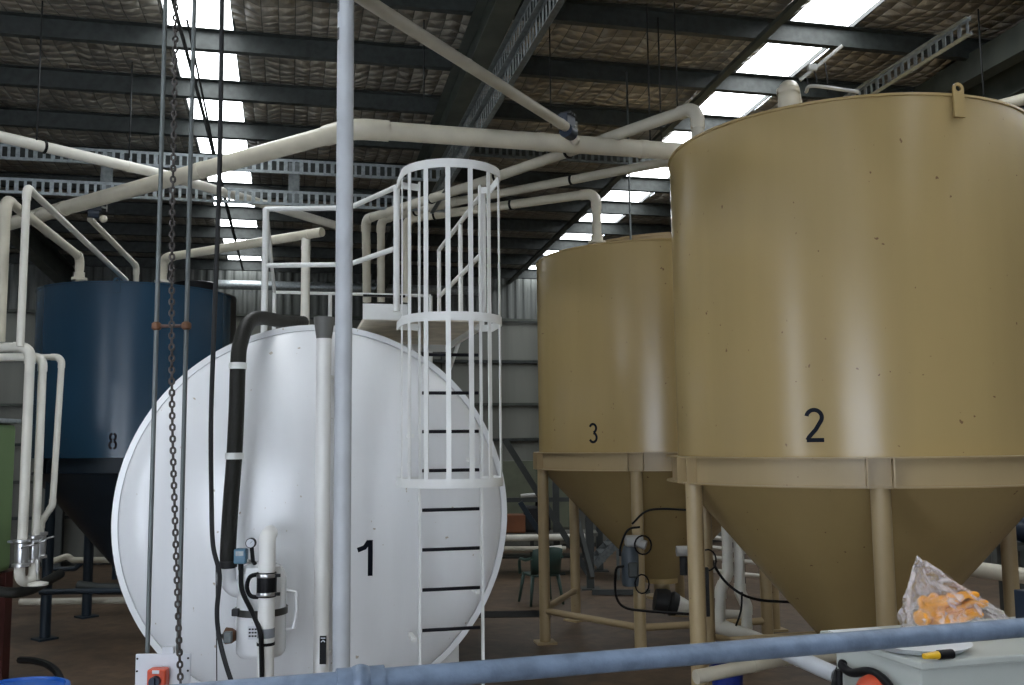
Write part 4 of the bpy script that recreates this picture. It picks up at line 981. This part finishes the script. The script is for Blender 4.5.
# gloves in bag
def glove(c, ax, s, label):
    X, Y_, Zn = ax; k = MB()
    k.ell(c, (.05*s, .055*s, .017*s), ax, 16, 10)
    for i, (o_, ln) in enumerate(((-.036, .062), (-.013, .075), (.011, .072), (.034, .055))):
        b0 = c+X*(o_*s)+Y_*(.035*s); b1 = b0+Y_*(ln*.6*s)+X*(o_*.25*s)+Zn*(.008*s); b2 = b1+Y_*(ln*.45*s)-Zn*(.012*s)
        k.tube(smooth([b0, b1, b2], 4), .0125*s, 8); k.ell(b2, (.0125*s,)*3, ax, 8, 6)
    t0 = c+X*(-.035*s)-Y_*(.01*s); t1_ = t0-X*(.03*s)+Y_*(.03*s); k.tube([t0, t1_, t1_+Y_*(.025*s)], .0135*s, 8); k.ell(t1_+Y_*(.025*s), (.0135*s,)*3, ax, 8, 6)
    k.tube([c-Y_*(.02*s), c-Y_*(.05*s), c-Y_*(.085*s)], [.032*s, .030*s, .034*s], 14, sx=1)
    ob = k.build('rubber_glove', ORANGE); tag(ob, label, 'glove', 'orange rubber gloves in the plastic bag')
    m_ = ob.modifiers.new('r', 'REMESH'); m_.mode = 'VOXEL'; m_.voxel_size = .0035; m_.use_smooth_shade = True
bc = Z(957, 632, zc+.004); gc = at(949, 609, bc.y)
gl = ['orange rubber glove lying lowest at the front of the bag', 'orange rubber glove on top of the pile in the bag', 'orange rubber glove at the left side of the pile', 'orange rubber glove pointing right in the bag', 'orange rubber glove at the back of the pile']
for i, (dx, dy, dz_, yaw, til) in enumerate(((.0, -.03, -.028, -70, 8), (-.005, .0, .022, -100, -8), (-.055, .0, -.005, -50, 20), (.03, .02, -.005, -115, -14), (.0, .05, .0, -80, 5))):
    rot = Matrix.Rotation(R(yaw), 3, 'Z') @ Matrix.Rotation(R(til), 3, 'Y') @ Matrix.Rotation(R(18), 3, 'X')
    glove(gc+Vector((dx, dy, dz_)), tuple(rot @ v for v in (Vector((1,0,0)), Vector((0,1,0)), Z3)), .86, gl[i])
# the bag: a crumpled sack drawn to a peak at upper left, trailing right
nA, nR = 96, 34; vs = []
peak = at(917, 557, bc.y)
for i in range(nR+1):
    f = i/nR
    for j in range(nA):
        a_ = 2*math.pi*j/nA
        rx = .172*(1-f**1.25); ry = .115*(1-f**1.8)
        fold_ = 1+.07*math.sin(a_*9+f*7)+.045*math.sin(a_*17-f*11)+.03*math.sin(a_*29+f*5)
        x = rx*math.cos(a_)*fold_; y = ry*math.sin(a_)*fold_
        cx_ = bc.lerp(peak, f**1.1); 
        zz_ = (zc+.006)*(1-f)+peak.z*f + .006*math.sin(a_*5+f*9)
        x += .035*max(0, math.cos(a_))*(1-f)
        zz_ = max(zz_, zc+.004)
        vs.append(Vector((cx_.x+x, cx_.y+y, zz_)))
fs = [(i*nA+j, i*nA+(j+1) % nA, (i+1)*nA+(j+1) % nA, (i+1)*nA+j) for i in range(nR) for j in range(nA)]
bg = MB().add(vs, fs, True).build('plastic_bag', BAG); tag(bg, 'clear crumpled plastic bag of orange gloves on the cabinet', 'bag')
# dark blue carton
k0 = Z(1044, 630, zc+.0); cr = thing('carton', Vector((k0.x, k0.y, zc)), 'dark blue carton with white marks at the right edge', 'carton')
hh = zat(1020, 592, k0.y)-zc
MB().box(Vector((k0.x+.02, k0.y, zc+hh/2)), (.13, .16, hh), cax, bev=.003).build('box', DBLUE, cr)
MB().box(Vector((k0.x+.02, k0.y, zc+hh*.8))-ey*.081, (.128, .002, hh*.3), cax).build('light_band', mat('pale_blue_print', (.12, .2, .5), .4), cr)
k = MB()
for i, dx in enumerate((-.05, -.036, -.022)):
    k.box(Vector((k0.x+.02, k0.y, zc+hh*.72))-ey*.083+ex*dx, (.003, .001, .03), cax)
k.box(Vector((k0.x+.02, k0.y, zc+hh*.72-.014))-ey*.083+ex*-.036, (.03, .001, .003), cax)
k.build('print', PAPER, cr)

# ---------------------------------------------------------------- light
sc = bpy.context.scene
w = bpy.data.worlds.new('world'); sc.world = w; w.use_nodes = True
bgn = w.node_tree.nodes['Background']; bgn.inputs[0].default_value = (.80, .88, 1.0, 1); bgn.inputs[1].default_value = 10.5
sc.view_settings.view_transform = 'Standard'; sc.view_settings.look = 'None'; sc.view_settings.gamma = 1
sc.view_settings.exposure = 0.0; sc.view_settings.use_curve_mapping = False
sc.cycles.max_bounces = 8; sc.cycles.transparent_max_bounces = 12; sc.cycles.use_denoising = True
